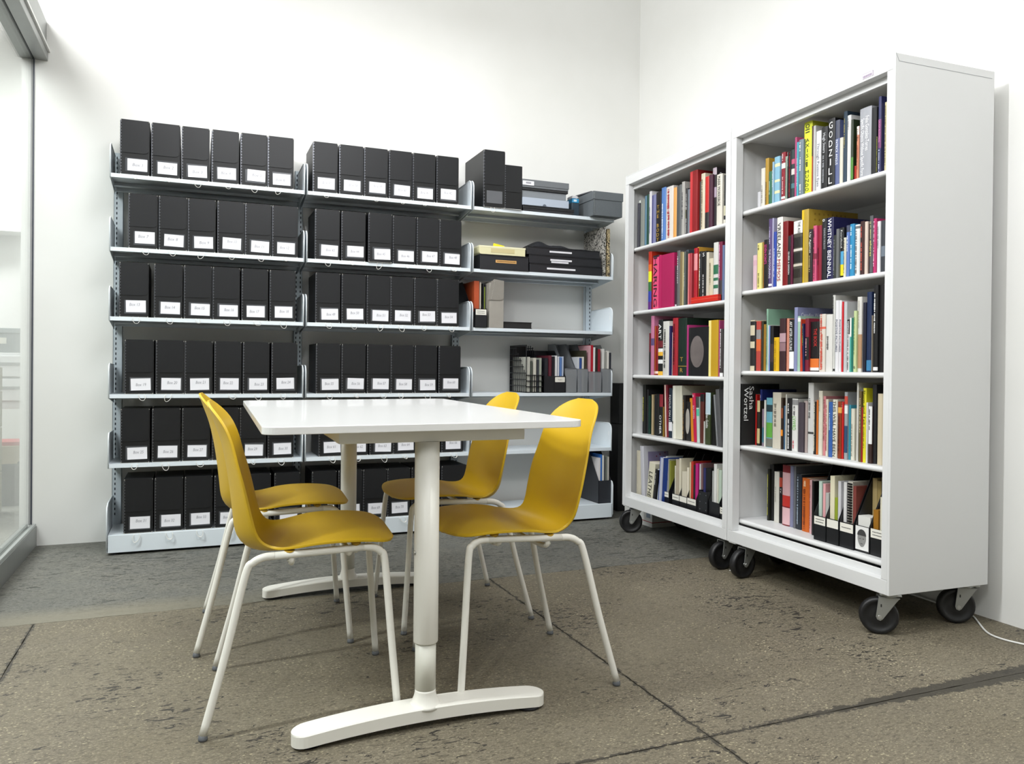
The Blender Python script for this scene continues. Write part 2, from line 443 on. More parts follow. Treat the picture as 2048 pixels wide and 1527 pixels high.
c = thing('archive_carton', 'tall beige carton stack with white bands at the far left behind the glass', 'carton', (-1.125, 1.0, 0.0))
for k, z in enumerate((0.0, 0.25, 0.52, 0.74)):
    MB().box(0.0, 0, z, 0.43, 0.4, z+(0.245, 0.265, 0.215, 0.14)[k]).build('carton_section', mat('b4b09a', 0.7), c, bevel=0.004)
    MB().box(-0.002, -0.003, z+0.09, 0.432, -0.0005, z+0.098).build('tape_band', mat('dcdcd4', 0.5), c)
c = MB()
pts = []
for i in range(9):
    for k in range(9):
        a = 2*PI*k/9; r_ = 0.17*math.sin(PI*(0.5*i/8+0.5))+0.012*math.sin(5*a+i); pts.append((-0.93+r_*math.cos(a)*1.1, 1.2+r_*math.sin(a), 0.882+0.12*(1-math.cos(PI*0.5*i/8))))
fs = [(i*9+k, i*9+(k+1) % 9, (i+1)*9+(k+1) % 9, (i+1)*9+k) for i in range(8) for k in range(9)]+[tuple(range(8, -1, -1))]
c.add(pts, fs, True)
tag(c.build('plastic_bag', mat('e6e8e8', 0.35)), 'crumpled white plastic bag on the beige carton stack behind the glass', 'bag')
c = thing('shelf_board', 'white shelf board fixed high on the far wall behind the glass', 'shelf', (-2.4, 3.05, 1.95))
MB().box(-1.2, 0, 0, 1.6, 0.24, 0.03).build('board', mat('e8e8e6', 0.5), c, bevel=0.002)
MB().box(-0.9, 0.02, -0.14, -0.88, 0.24, 0).box(1.2, 0.02, -0.14, 1.22, 0.24, 0).build('bracket', mat('c0c2c2', 0.5), c)

# ================================================================== steel shelving
P, D = 0.9144, 0.0085
SHELFZ = [1.8114, 1.4622, 1.1322, 0.7625, 0.4310]
BASEZ = 0.0950
ST = mat('e0e9ef', 0.34, 0.0, 0.5, grain=0.02, scale=8)
STU = mat('c6d1d9', 0.4)
SLOT = mat('1a2230', 0.7)
DEPTH = 0.272
def shelf_mb(z):
    m = MB(); a, b = D, P-D
    m.box(a, 0.0, z-0.0025, b, DEPTH, z)                     # deck
    m.box(a, 0.0, z-0.0185, b, 0.0025, z-0.0025)             # front lip
    m.box(a, 0.0025, z-0.0185, b, 0.016, z-0.0165)
    m.box(a, DEPTH-0.0025, z-0.034, b, DEPTH, z-0.0025)      # rear lip
    m.box(a, DEPTH-0.018, z-0.034, b, DEPTH-0.0025, z-0.032)
    m.box(a, 0.205, z-0.020, b, 0.2075, z-0.0025)            # stiffening rib
    m.box(a, 0.175, z-0.0215, b, 0.2075, z-0.020)
    return m
def plate_poly(z, zb, h):
    P_ = [(0.0, z-zb)]
    r = 0.038
    P_ += [(r-r*math.cos(a), z+h-r+r*math.sin(a)) for a in [0.5*PI*k/7 for k in range(8)]]
    P_ += [(DEPTH-0.012, z+h-0.006), (DEPTH-0.004, z+h-0.02), (DEPTH-0.004, z-0.05), (DEPTH-0.02, z-0.05), (0.012, z-zb)]
    return P_
def end_plate(z, side, parent, zb=0.021, h=0.146):
    """side 0: at the left of the bay, 1: at the right"""
    x0, x1 = (D-0.0022, D-0.0002) if side == 0 else (P-D+0.0002, P-D+0.0022)
    m = MB().prism(plate_poly(z, zb, h), 'x', x0, x1)
    o = m.build('end_plate', ST, parent)
    r = 0.038; yb = -0.0005
    path = [((x0+x1)/2, yb, z-zb), ((x0+x1)/2, yb, z+h-r)]
    path += [((x0+x1)/2, r-r*math.cos(a)+yb, z+h-r+r*math.sin(a)) for a in [0.5*PI*k/6 for k in range(1, 7)]]
    path += [((x0+x1)/2, DEPTH-0.014, z+h-0.006)]
    MB().tube(path, 0.0033, 6).build('rolled_edge', mat('e6edf1', 0.3), parent)
    xs = (x0-0.0004, x1+0.0004)
    MB().prism([(0.030+0.0055*math.cos(a), z+h-0.062+0.015*math.sin(a)) for a in [2*PI*k/10 for k in range(10)]], 'x', *xs).build('bright_hole_disc', mat('e9eff2', 0.4), parent)  # pale disc: brightness seen through the oval hole, put in as colour
    return o
SHELF_WORDS = ['left', 'middle', 'right']
def upright(parent, x, both):
    # slotted post standing behind the shelves, with its slots
    y0, y1 = 0.276, 0.306
    xa, xb = x-0.022, x+0.022
    MB().box(xa, y0, 0.006, xa+0.003, y1, 1.975).box(xb-0.003, y0, 0.006, xb, y1, 1.975).box(xa, y0, 0.006, xb, y0+0.003, 1.975).build('upright', STU, parent, bevel=0.0008, seg=1)
    m = MB()
    xs = [x-0.011, x+0.011] if both == 2 else ([x-0.008] if both == 0 else [x+0.008])
    z = 0.14
    while z < 1.955:
        for q in xs: m.box(q-0.0026, y0-0.0006, z, q+0.0026, y0+0.0002, z+0.0125)
        z += 0.0254
    m.build('slots', SLOT, parent, kind='stuff')
for k in range(3):
    words = ['left bay of the pale blue steel shelving, filled with black file boxes',
             'middle bay of the pale blue steel shelving, filled with black file boxes',
             'right bay of the pale blue steel shelving, mostly empty, beside the bookcases'][k]
    u = thing('steel_shelving_unit', words, 'shelving', (k*P, 0, 0), group='pale blue steel shelving bays on the back wall')
    for z in SHELFZ:
        s_ = shelf_mb(z).build('shelf', ST, u)
        end_plate(z, 0, s_); end_plate(z, 1, s_)
    b_ = MB().box(D, -0.014, BASEZ-0.0025, P-D, DEPTH, BASEZ).box(D, -0.0155, 0.012, P-D, -0.0135, BASEZ).box(D, 0.2, 0.012, P-D, 0.202, BASEZ-0.0025).build('base_shelf', ST, u, bevel=0.0012, seg=1)
    for side in (0, 1):
        x0, x1 = (D-0.0062, D-0.0032) if side == 0 else (P-D+0.0032, P-D+0.0062)
        pl = [(-0.018, 0.03)]+[(0.035-0.053*math.cos(a)**1.2, 0.205+0.035*math.sin(a)) for a in [0.5*PI*q/7 for q in range(8)]]+[(DEPTH, 0.24), (DEPTH, 0.012), (-0.01, 0.012)]
        MB().prism(pl, 'x', x0, x1).build('end_plate', ST, b_)
        MB().tube([((x0+x1)/2, -0.019, 0.03), ((x0+x1)/2, -0.018, 0.205), ((x0+x1)/2, -0.008, 0.225), ((x0+x1)/2, 0.035, 0.24), ((x0+x1)/2, DEPTH, 0.24)], 0.0033, 6).build('rolled_edge', mat('e6edf1', 0.3), b_)
        MB().lathe([(0.012, 0.0), (0.012, 0.004), (0.005, 0.005), (0.005, 0.0118)], 12, (D+0.03 if side == 0 else P-D-0.03, 0.01, 0)).build('levelling_foot', mat('55585c', 0.4, 0.6), b_)
    upright(u, 0.0 if k else 0.0225, 2 if k else 0)
    if k == 2: upright(u, P-0.0225, 1)

# ================================================================== black document boxes
BW, BH, BD = 0.1275, 0.2605, 0.262
BK = mat('121315', 0.42, 0.0, 0.4, grain=0.08, scale=120)
BKF = mat('16171a', 0.38, 0.0, 0.4, grain=0.06, scale=120)
STUD = mat('6c6e74', 0.28, 0.8)
def doc_box_meshes(w=BW, h=BH, d=BD):
    M = {}
    M['body'] = MB().box(0, 0, 0, w, d, h).mesh('body', BK)
    zf = h*0.40
    P_ = [(0.006, h-0.0005), (0.006, zf)]
    r = 0.020
    P_ += [(w-0.004-r+r*math.sin(a), zf+r-r*math.cos(a)) for a in [0.5*PI*k/7 for k in range(8)]]
    P_ += [(w-0.004, h-0.0005)]
    m = MB().prism([(x, z) for x, z in P_][::-1], 'y', -0.0032, -0.0003)
    m.box(0.003, 0.0, h, w-0.003, 0.045, h+0.0016)
    M['flap'] = m.mesh('flap', BKF)
    m = MB()
    n = 18
    for i in range(n):
        z = 0.010+i*(h-0.02)/(n-1)
        m.box(0.0008, -0.0018, z-0.0026, 0.0062, 0.0, z+0.0026)
        m.box(-0.0016, 0.001, z-0.0026, 0.0, 0.0062, z+0.0026)
    m.box(-0.0008, -0.0008, 0.004, 0.0016, 0.0016, h-0.004)
    M['metal_edge'] = m.mesh('metal_edge', STUD)
    m = MB()
    for x, z in ((w-0.0035, h-0.003), (0.0025, 0.0025), (w-0.0035, 0.0025), (0.0025, h-0.003)):
        m.prism([(x+0.0024*math.cos(a), z+0.0024*math.sin(a)) for a in [2*PI*k/6 for k in range(6)]], 'y', -0.0028, 0.0)
    m.box(0.004, -0.0012, 0.0004, w-0.006, 0.0, 0.0016)
    M['corner_clip'] = m.mesh('corner_clip', mat('b4b2aa', 0.4, 0.3))
    M['label_holder'] = MB().box(0.022, -0.0012, 0.016, 0.117, -0.0002, 0.081).mesh('label_holder', mat('4e5054', 0.15, 0.0, 0.6))
    return M
DM = doc_box_meshes()
LABELW = mat('e9e9ee', 0.55, grain=0.02, scale=30)
def label_mesh():
    return MB().box(-0.0435, -0.0006, -0.0285, 0.0435, 0, 0.0285).mesh('label', LABELW)
LM = label_mesh()
WHITE = mat('e8e6e0', 0.5)
def loop_mesh(seed):
    r = random.Random(seed); cx = r.uniform(-0.006, 0.006); rad = r.uniform(0.009, 0.017); st = r.uniform(0.9, 2.0); tl = r.uniform(-0.5, 0.5)
    pts = [(cx-rad*0.8, -0.002, 0.001)]
    for k in range(11):
        a = PI+PI*k/10
        x = cx+rad*math.cos(a); z = -0.010+rad*st*math.sin(a)
        pts.append((x+tl*z*0.6, -0.0065-0.003*math.sin(PI*k/10), z))
    pts.append((cx+rad*0.7, -0.002, 0.001))
    return MB().tube(pts, 0.0012, 5).mesh('string_loop', WHITE)
LOOPS = [loop_mesh(i) for i in range(7)]
PENCIL = mat('9c9ca4', 0.7)
ROWS = {
 '1-1': [0.049, 0.185, 0.32, 0.458, 0.594, 0.725], '1-2': [0.087, 0.22, 0.351, 0.487, 0.618, 0.75], '1-3': [0.049, 0.201, 0.335, 0.467, 0.604, 0.74],
 '1-4': [0.074, 0.211, 0.341, 0.478, 0.613, 0.752], '1-5': [0.058, 0.196, 0.331, 0.469, 0.601, 0.737], '1-6': [0.075, 0.21, 0.345, 0.482, 0.625, 0.770],
 '2-1': [0.951, 1.087, 1.219, 1.353, 1.486, 1.621], '2-2': [0.964, 1.101, 1.241, 1.378, 1.511, 1.642], '2-3': [0.97, 1.105, 1.239, 1.369, 1.5, 1.629],
 '2-4': [0.975, 1.108, 1.244, 1.374, 1.507, 1.644], '2-5': [0.994, 1.127, 1.263, 1.392, 1.529, 1.667], '2-6': [0.959, 1.095, 1.227, 1.359]}
ROWN = ['top shelf', 'second shelf', 'third shelf', 'fourth shelf', 'fifth shelf', 'base shelf']
num = 0
for bay in (1, 2):
    for row in range(1, 7):
        z0 = (SHELFZ+[BASEZ])[row-1]
        for i, x in enumerate(ROWS['%d-%d' % (bay, row)]):
            num += 1
            y = (0.006, 0.008, 0.008, 0.010, 0.020, 0.004)[row-1]+rnd.uniform(0, 0.005)
            if (bay, row, i) == (2, 2, 2): y = -0.008
            b = thing('document_box', 'black file box marked Box %d, %s, %s of the %s bay' % (num, (['leftmost', 'second from left', 'third from left', 'third from right', 'second from right', 'rightmost'] if row < 6 or bay == 1 else ['leftmost', 'second from left', 'third from left', 'fourth from left'])[i], ROWN[row-1], ('left', 'middle')[bay-1]), 'file box',
                      (x, y, z0+0.0006), rnd.uniform(-0.006, 0.006), 'black labelled file boxes on the steel shelving')
            for nm in ('body', 'flap', 'metal_edge', 'corner_clip', 'label_holder'):
                o = link(nm, DM[nm], b)
                if nm in ('metal_edge', 'corner_clip'): o['kind'] = 'stuff'
            lb = link('label', LM, b); lb.location = (0.0715+rnd.uniform(-0.004, 0.004), -0.0016, 0.049+rnd.uniform(-0.005, 0.004)); lb.rotation_euler = (0, rnd.uniform(-0.03, 0.03), 0)
            t = MB(); cx, cz = rnd.uniform(-0.008, 0.006), rnd.uniform(-0.002, 0.010)
            put_text(t, 'Box %d' % num, cx-0.022, cz-0.007, cx+0.022, cz+0.007, -0.0012, slant=0.18)
            t.build('lettering', PENCIL, lb)
            lp = link('string_loop', LOOPS[rnd.randrange(7)], b); lp.location = (0.066+rnd.uniform(-0.012, 0.012), 0, 0); lp.scale = (1, (y+0.006+(0.016 if row == 6 else 0))/0.0065, 1)
# the odd black boxes
def plain_box(name, label, loc, w, d, h, rz=0.0, holder=False, loop=False, clip=True, cat='file box'):
    M = doc_box_meshes(w, h, d)
    b = thing(name, label, cat, loc, rz)
    for nm in ('body', 'flap', 'metal_edge'):
        o = link(nm, M[nm], b)
        if nm == 'metal_edge': o['kind'] = 'stuff'
    if clip:
        o = link('corner_clip', M['corner_clip'], b); o['kind'] = 'stuff'
    if holder:
        MB().box(0.018, -0.003, 0.024, w-0.016, -0.0004, 0.094).build('label_holder', mat('55575c', 0.12, 0, 0.7), b, label='clear plastic label holder')
    if loop: lp = link('string_loop', LOOPS[3], b); lp.location = (w*0.45, -0.001, 0)
    return b
plain_box('document_box', 'black file box without a label, last on the base shelf of the middle bay', (1.665, 0.008, BASEZ+0.0006), 0.15, 0.25, 0.262, 0.0)
plain_box('document_box', 'unlabelled black file box second from right, base shelf of the middle bay', (1.50, 0.03, BASEZ+0.0006), 0.13, 0.24, 0.258)
plain_box('document_box', 'tall black file box with an empty clear label holder on the top shelf', (1.893, -0.005, 1.8120), 0.129, 0.315, 0.322, 0.0, holder=True, loop=True)
plain_box('document_box', 'lower black file box right of the tall one on the top shelf', (2.026, 0.006, 1.8120), 0.108, 0.29, 0.252, 0.0, clip=False)

# ================================================================== the right bay
def flat_box(name, label, cat, loc, w, d, h, body, lid=None, lidh=0.4, rz=0.0, over=0.003, extra=None):
    b = thing(name, label, cat, loc, rz)
    if lid is None:
        MB().box(0, 0, 0, w, d, h).build('body', body, b, bevel=0.0015)
    else:
        MB().box(over, over, 0, w-over, d-over, h-0.002).build('body', body, b, bevel=0.0012)
        MB().box(0, 0, h*(1-lidh), w, d, h).build('lid', lid, b, bevel=0.0015)
    return b
G1 = mat('6c7074', 0.6, grain=0.06, scale=90); G2 = mat('80858a', 0.55, grain=0.05, scale=90); G3 = mat('aeb8c6', 0.55)
BB = mat('1c1d20', 0.4); BB2 = mat('242529', 0.4)
zt = 1.8120
# stack of flat boxes on the top shelf
b = flat_box('flat_box', 'flat black box at the bottom of the stack on the top shelf', 'box', (2.14, 0.004, zt), 0.33, 0.26, 0.034, BB2, BB, 0.5)
b = flat_box('flat_box', 'pale blue grey flat box with a thumb notch in the top shelf stack', 'box', (2.135, -0.004, zt+0.0345), 0.296, 0.26, 0.044, G3, None)
MB().prism([(0.138+0.012*math.cos(a), 0.0+0.012*math.sin(a)) for a in [PI*k/10 for k in range(11)]], 'y', -0.0009, 0.0005).build('thumb_notch', mat('5c6470', 0.6), b)
b = flat_box('flat_box', 'mid grey flat box in the middle of the top shelf stack', 'box', (2.137, 0.012, zt+0.079), 0.283, 0.25, 0.043, G2, None)
b = flat_box('flat_box', 'slim black box under the lidded grey box of the top shelf stack', 'box', (2.135, 0.004, zt+0.1225), 0.294, 0.26, 0.014, BB, None)
b = flat_box('flat_box', 'grey lidded box with a white label, topmost of the top shelf stack', 'box', (2.132, -0.002, zt+0.137), 0.30, 0.26, 0.046, G1, G1, 0.75)
lb = MB().box(0.002, -0.0012, 0.012, 0.073, -0.0002, 0.036).build('label', LABELW, b)
t = MB(); dashes(t, 0.010, 0.016, 0.06, 0.030, -0.0016, 5); t.build('print', mat('8c8c94', 0.6), lb)
# small grey archive box with a lid, turned and jutting out
b = thing('lidded_box', 'textured grey lidded box jutting out at the right end of the top shelf', 'box', (2.565, -0.06, zt), 0.0)
w_, d_, h_ = 0.201, 0.31, 0.142
TB = mat('5e6468', 0.65, grain=0.12, scale=140, bump=0.2)
MB().box(0.004, 0.004, 0, w_-0.004, d_-0.004, 0.12).build('body', TB, b, bevel=0.001)
MB().box(0, 0, 0.094, w_, d_, h_).build('lid', TB, b, bevel=0.0012)
m = MB()
for k in range(11):
    z = 0.010+k*0.0078
    m.box(0.0025, 0.002, z, 0.010, 0.004, z+0.0042); m.box(0.002, 0.004, z, 0.004, 0.012, z+0.0042); m.box(w_-0.010, 0.002, z, w_-0.0045, 0.004, z+0.0042)
for k in range(5):
    z = 0.099+k*0.0078
    m.box(0.001, -0.002, z, 0.008, 0, z+0.0042); m.box(-0.002, 0.001, z, 0, 0.009, z+0.0042)
m.build('metal_edge', mat('8e9496', 0.35, 0.6), b, kind='stuff')
PAP = [('d8d8dc', 'crumpled white papers', 2.50, 0.05, 0.11, 0.10), ('3a3c42', 'dark grey booklet', 2.62, 0.04, 0.13, 0.16), ('8a2438', 'crimson booklet', 2.575, 0.06, 0.07, 0.14)]
zz = zt+h_+0.0006
for hx, nm, x, y, w2, d2 in (('8a2438', 'thin crimson booklet under a dark one on the grey lidded box', 2.59, 0.0, 0.09, 0.14), ('45484e', 'dark grey booklet lying on the grey lidded box', 2.585, 0.01, 0.125, 0.15)):
    o = MB().box(0, 0, 0, w2, d2, 0.007).build('booklet', mat(hx, 0.45), bevel=0.001); o.location = (x, y, zz); o.rotation_euler = (0, 0, 0.18 if hx == '45484e' else -0.1); tag(o, nm, 'booklet'); zz += 0.0076
b = thing('snack_packet', 'small blue packet leaning between the box stack and the grey lidded box', 'packet', (2.475, 0.045, zt))
MB().box(0, 0, 0, 0.05, 0.09, 0.085).build('body', mat('2c3c48', 0.4), b, bevel=0.003)
MB().box(0.002, -0.001, 0.085, 0.048, 0.088, 0.110).build('wrapper', mat('2a8fc0', 0.3), b, bevel=0.002)
MB().box(0.012, -0.0018, 0.092, 0.032, -0.0009, 0.104).build('logo_patch', mat('dfeaf0', 0.4), b)
MB().box(0.004, 0.003, 0.111, 0.04, 0.07, 0.128).build('folded_tissue', mat('d8d8dc', 0.5), b, bevel=0.003)
o = MB().add([(0, 0, 0.0002), (0.12, -0.008, 0.0002), (0.135, 0.02, 0.0002), (0.01, 0.03, 0.0002), (0, 0, 0.0012), (0.12, -0.008, 0.0012), (0.135, 0.02, 0.0012), (0.01, 0.03, 0.0012)], [(3, 2, 1, 0), (4, 5, 6, 7), (0, 1, 5, 4), (1, 2, 6, 5), (2, 3, 7, 6), (3, 0, 4, 7)]).build('paper_sheet', mat('dcdcdc', 0.6))
o.location = (2.0, -0.008, zt-0.0003); tag(o, 'thin white paper slip sticking out under the black boxes on the top shelf', 'paper')
# second shelf
zt = 1.4628
b = flat_box('clamshell_box', 'black clamshell box with an orange label under the cream box', 'box', (1.878, 0.0, zt), 0.298, 0.265, 0.084, BB2, None)
MB().box(-0.0015, -0.004, 0.0, 0.2995, 0.0, 0.004).box(-0.0015, -0.004, 0.080, 0.2995, 0.0, 0.084).build('cover_edge', BB, b)
lb = MB().box(0.094, -0.0014, 0.040, 0.222, -0.0002, 0.056).build('label', mat('d8a868', 0.5), b)
t = MB(); put_text(t, 'BLUE PRINTS BY NUMBERS', 0.10, 0.045, 0.216, 0.051, -0.0018, fit=False); t = MB()
for q in range(22): t.box(0.101+q*0.0053, -0.0018, 0.0455, 0.101+q*0.0053+0.0035, -0.0015, 0.0515)
t.build('print', mat('6a4a20', 0.6), lb)
CR = mat('ded9b0', 0.5, grain=0.03)
b = thing('slip_case', 'cream coloured case lying on the black clamshell box', 'case', (1.872, -0.002, zt+0.0845))
MB().prism(rrect(0, 0, 0.282, 0.048, 0.012, 4, (1, 0, 0, 0)), 'y', 0.0, 0.262).build('body', CR, b, bevel=0.001)
MB().box(0.07, -0.0012, 0.012, 0.215, -0.0001, 0.036).build('window_patch', mat('cbbf90', 0.5), b)
MB().box(-0.0008, -0.0008, 0.0395, 0.284, 0.2628, 0.0485).build('top_board', mat('e6e2c0', 0.5), b)
b = thing('sticky_note', 'bright yellow note sticking up from the cream case', 'note', (1.962, 0.02, zt+0.1335))
MB().prism([(0, 0.0), (0.074, 0.0), (0.070, 0.008), (0.004, 0.020)], 'y', 0, 0.001).build('raised_flap', mat('e6d81c', 0.6), b)
MB().box(0, 0.0, 0, 0.074, 0.07, 0.0012).build('pad', mat('dccf20', 0.6), b)
for k, (x0, w2, z0, h2, a, c2) in enumerate(((2.186, 0.478, 0.0, 0.052, 0.110, 0.186), (2.184, 0.474, 0.0525, 0.050, 0.135, 0.140), (2.172, 0.478, 0.103, 0.046, 0.143, 0.145))):
    nm = ['bottom flat black portfolio box with the longest white label', 'middle flat black portfolio box with two white labels', 'top flat black portfolio box with one white label'][k]
    b = thing('portfolio_box', nm+', second shelf', 'box', (x0, 0.004+0.003*k, zt+z0))
    MB().box(0, 0, 0.0, w2, 0.262, h2-0.001).build('tray', BB2, b, bevel=0.002)
    MB().box(0.0005, -0.003, h2-0.004, w2-0.0005, 0.2615, h2-0.0004).build('cover_board', BB, b)
    MB().box(a, -0.0016, h2*0.5-0.005, a+c2, -0.0002, h2*0.5+0.005).build('label', LABELW, b)
    if k == 1: MB().box(a+0.006, -0.0016, h2*0.5-0.017, a+0.118, -0.0002, h2*0.5-0.008).build('label', LABELW, b)
# folded black cloth on the portfolio boxes
b = MB(); nx, ny = 22, 8; vs = []
for j in range(ny+1):
    for i in range(nx+1):
        x = i/nx; y = j/ny
        z = 0.018+0.010*math.sin(6*x+1.5*y)+0.008*math.sin(13*x+4*y)+0.016*math.exp(-((x-0.12)/0.12)**2)
        z *= (1-abs(2*x-1)**6)*(1-abs(2*y-1)**6)*0.9+0.1
        vs.append((0.002+0.345*x-0.02*y, 0.012+0.22*y, z))
fs = [(j*(nx+1)+i, j*(nx+1)+i+1, (j+1)*(nx+1)+i+1, (j+1)*(nx+1)+i) for j in range(ny) for i in range(nx)]
b.add(vs, fs, True)
b.add([(v[0], v[1], 0.0) for v in vs], [tuple(reversed(f)) for f in fs], True)
n0 = (nx+1)*(ny+1)
for i in range(nx): b.f.append((i+1, i, n0+i, n0+i+1)); b.sm.append(False)
for j in range(ny): b.f.append(((j+1)*(nx+1)+nx, j*(nx+1)+nx, n0+j*(nx+1)+nx, n0+(j+1)*(nx+1)+nx)); b.sm.append(False)
o = b.build('folded_cloth', mat('15171d', 0.85, grain=0.1)); o.location = (2.215, 0.0, zt+0.1500)
tag(o, 'crumpled black cloth lying on the top portfolio box', 'cloth')
SPK = speckle_mat('b9b6ae', '2c2c2a'); SPK2 = speckle_mat('c2b189', '3a3226')
for x0, w2, h2, mm, nm in ((2.672, 0.020, 0.298, SPK, 'grey marbled binder leaning upright at the right of the second shelf'), (2.703, 0.017, 0.290, SPK2, 'tan marbled binder at the far right end of the second shelf')):
    b = thing('marbled_binder', nm, 'binder', (x0, 0.012, zt))
    MB().box(0, 0, 0, w2, 0.245, h2).build('cover', mm, b, bevel=0.002)
    MB().box(0.003, 0.003, h2+0.0001, w2-0.003, 0.243, h2+0.0004).build('page_edge', mat('cfcac0', 0.7), b)
    lean = 0.0
# third shelf
zt = 1.1328
def file_holder(label, loc, w2, d2, hf, hb, m_, rz=0.0, lab=None, name='magazine_file', cut=0.35, th=0.002, notch=False):
    """open topped magazine file, opening towards -y"""
    b = thing(name, label, 'magazine file', loc, rz)
    side = [(0, 0), (0, hf), (d2*cut*0.15, hf+0.004), (d2*(cut+0.4), hb), (d2, hb), (d2, 0)]
    m = MB().prism(side, 'x', 0, th).prism(side, 'x', w2-th, w2)
    m.box(0, d2-th, 0, w2, d2, hb).box(0, 0, 0, w2, th, hf).box(0, 0, 0, w2, d2, th)
    m.build('body', m_, b)
    if lab:
        z0, z1, ins, mk = lab
        l_ = MB().box(ins, -0.0012, z0, w2-ins, -0.0002, z1).build('label', mat('e6e4da', 0.55), b)
        if mk:
            t = MB()
            for q in range(mk):
                zc = z1-(q+1)*(z1-z0)/(mk+1)
                x = ins+0.008
                while x < w2-ins-0.01:
                    l2 = rnd.uniform(0.002, 0.005); t.box(x, -0.0016, zc-0.0014, min(x+l2, w2-ins-0.006), -0.0013, zc+0.0014); x += l2+0.0012
            t.build('print', mat('3c3c40', 0.6), l_)
    return b
def paper_item(name, label, loc, w2, d2, h2, hexc, rz=0.0, tilt=0.0, group=None, cat='magazine'):
    o = MB().box(0, 0, 0, w2, d2, h2).build(name, mat(hexc, 0.4), bevel=0.0)
    o.location = loc; o.rotation_euler = (0, tilt, rz); tag(o, label, cat, group); return o
FB = mat('1b1c20', 0.4)
b = file_holder('black slotted magazine file at the left end of the third shelf, right bay', (1.842, 0.012, zt), 0.072, 0.25, 0.09, 0.272, mat('232227', 0.45), lab=(0.088, 0.100, 0.0, 0) and None)
paper_item('folder', 'burnt orange folder in the slotted black file on the third shelf', (1.862, 0.05, zt+0.004), 0.030, 0.20, 0.262, 'b4502c', cat='folder')
paper_item('folder', 'thin cream folder right of the burnt orange one on the third shelf', (1.896, 0.045, zt+0.004), 0.006, 0.20, 0.255, 'c9bfae', cat='folder')
b = file_holder('black magazine file with a white label next to the worn grey box', (1.918-0.002, -0.002+0.004, zt), 0.0, 0.0, 0, 0, FB) if False else None
b = file_holder('black magazine file with a white label left of the worn grey box', (1.9165, 0.004, zt), 0.0, 0.25, 0.105, 0.26, FB) if False else None
b = file_holder('black magazine file with a white printed label beside the worn grey box', (1.848, -0.006+0.0, zt), 0.072, 0.016, 0.104, 0.105, FB, lab=(0.070, 0.101, 0.004, 2))
for q, (x, hx, h2) in enumerate(((1.9165, '26282c', 0.255), (1.9235, '7a8a2c', 0.235), (1.9290, '2c2c30', 0.25))):
    paper_item('paperback', ('black', 'olive green', 'charcoal')[q]+' paperback standing left of the worn grey box on the third shelf', (x, 0.05, zt), 0.0055, 0.17, h2, hx, cat='book')
# worn grey archival box, flap hanging over a narrow body
b = thing('document_box', 'worn grey upright archive box with a buckled flap, third shelf', 'file box', (1.936, 0.0, zt))
GW = mat('9c9890', 0.65, grain=0.1, scale=25); GW2 = mat('8a867e', 0.65, grain=0.12, scale=30)
MB().box(0, 0, 0, 0.088, 0.27, 0.255).build('body', GW, b, bevel=0.0015)
P_ = [(-0.012, 0.157)]+[(0.072-0.012+0.026*math.sin(a), 0.157+0.022-0.022*math.cos(a)) for a in [0.5*PI*k/6 for k in range(7)]]+[(0.0875, 0.268), (0.028, 0.276), (0.012, 0.262)]
MB().prism(P_[::-1], 'y', -0.004, -0.0006).build('flap', GW2, b)
MB().box(0.02, 0.001, 0.256, 0.0875, 0.26, 0.268).build('flap_top', GW2, b, bevel=0.002)
m = MB()
for k in range(12): m.box(0.010+0.0015*k, -0.0056, 0.165+0.0085*k, 0.0145+0.0015*k, -0.004, 0.170+0.0085*k)
m.build('metal_edge', mat('b8b6ae', 0.4, 0.4), b, kind='stuff')
b = thing('flat_book', 'thick black book lying flat right of the worn grey box', 'book', (2.030, 0.012, zt))
MB().box(0, 0, 0, 0.178, 0.25, 0.004).box(0, 0, 0.034, 0.178, 0.25, 0.038).box(0, 0, 0.004, 0.004, 0.25, 0.034).build('cover', mat('141416', 0.5), b, bevel=0.0008, seg=1)
MB().box(0.004, 0.003, 0.0041, 0.175, 0.247, 0.0339).build('pages', mat('1d1c1c', 0.6), b)
# fourth shelf: wire and plastic magazine files
zt = 0.7632
b = thing('grid_file', 'black plastic grid magazine file at the left of the fourth shelf group', 'magazine file', (2.170, 0.006, zt))
w2, d2 = 0.110, 0.245; GRD = mat('17181c', 0.45)
def side_h(y): return 0.105 if y < 0.0 else min(0.278, 0.278 if y > 0.16 else 0.10+(0.178)*(y/0.16))
m = MB()
for x in (0, w2-0.004):
    for k in range(9):
        y = k*(d2-0.004)/8; m.box(x, y, 0, x+0.004, y+0.004, max(0.10, side_h(y)))
    for q in range(8):
        z = q*0.037; y0 = 0.0 if z <= 0.10 else (z-0.10)/0.178*0.16
        m.box(x, min(y0, 0.16), z, x+0.004, d2, z+0.005)
m.build('side_grid', GRD, b)
m = MB()
for k in range(5): m.box(k*(w2-0.004)/4, 0.0, 0, k*(w2-0.004)/4+0.004, 0.004, 0.275 if k == 0 else 0.105)
for q in range(4): m.box(0, 0.0, q*0.033, w2, 0.004, q*0.033+0.005)
m.build('front_grid', GRD, b)
m = MB().box(0, d2-0.003, 0, w2, d2, 0.278).box(0, 0, 0, w2, d2, 0.002).box(0.0, 0.0, 0.27, 0.004, d2, 0.278)
m.build('back_panel', GRD, b)
for q, (x, hx, h2, w3) in enumerate((( 0.012, 'b8b8ae', 0.205, 0.016), (0.032, '4a5048', 0.18, 0.012), (0.050, 'c2c0b4', 0.20, 0.018), (0.074, '3a3e44', 0.19, 0.012), (0.088, '9aa094', 0.20, 0.014))):
    paper_item('magazine', ('pale', 'dark green grey', 'cream white', 'slate', 'sage grey')[q]+' magazine inside the black plastic grid file', (2.170+x, 0.014, zt+0.003), w3, 0.215, h2, hx)
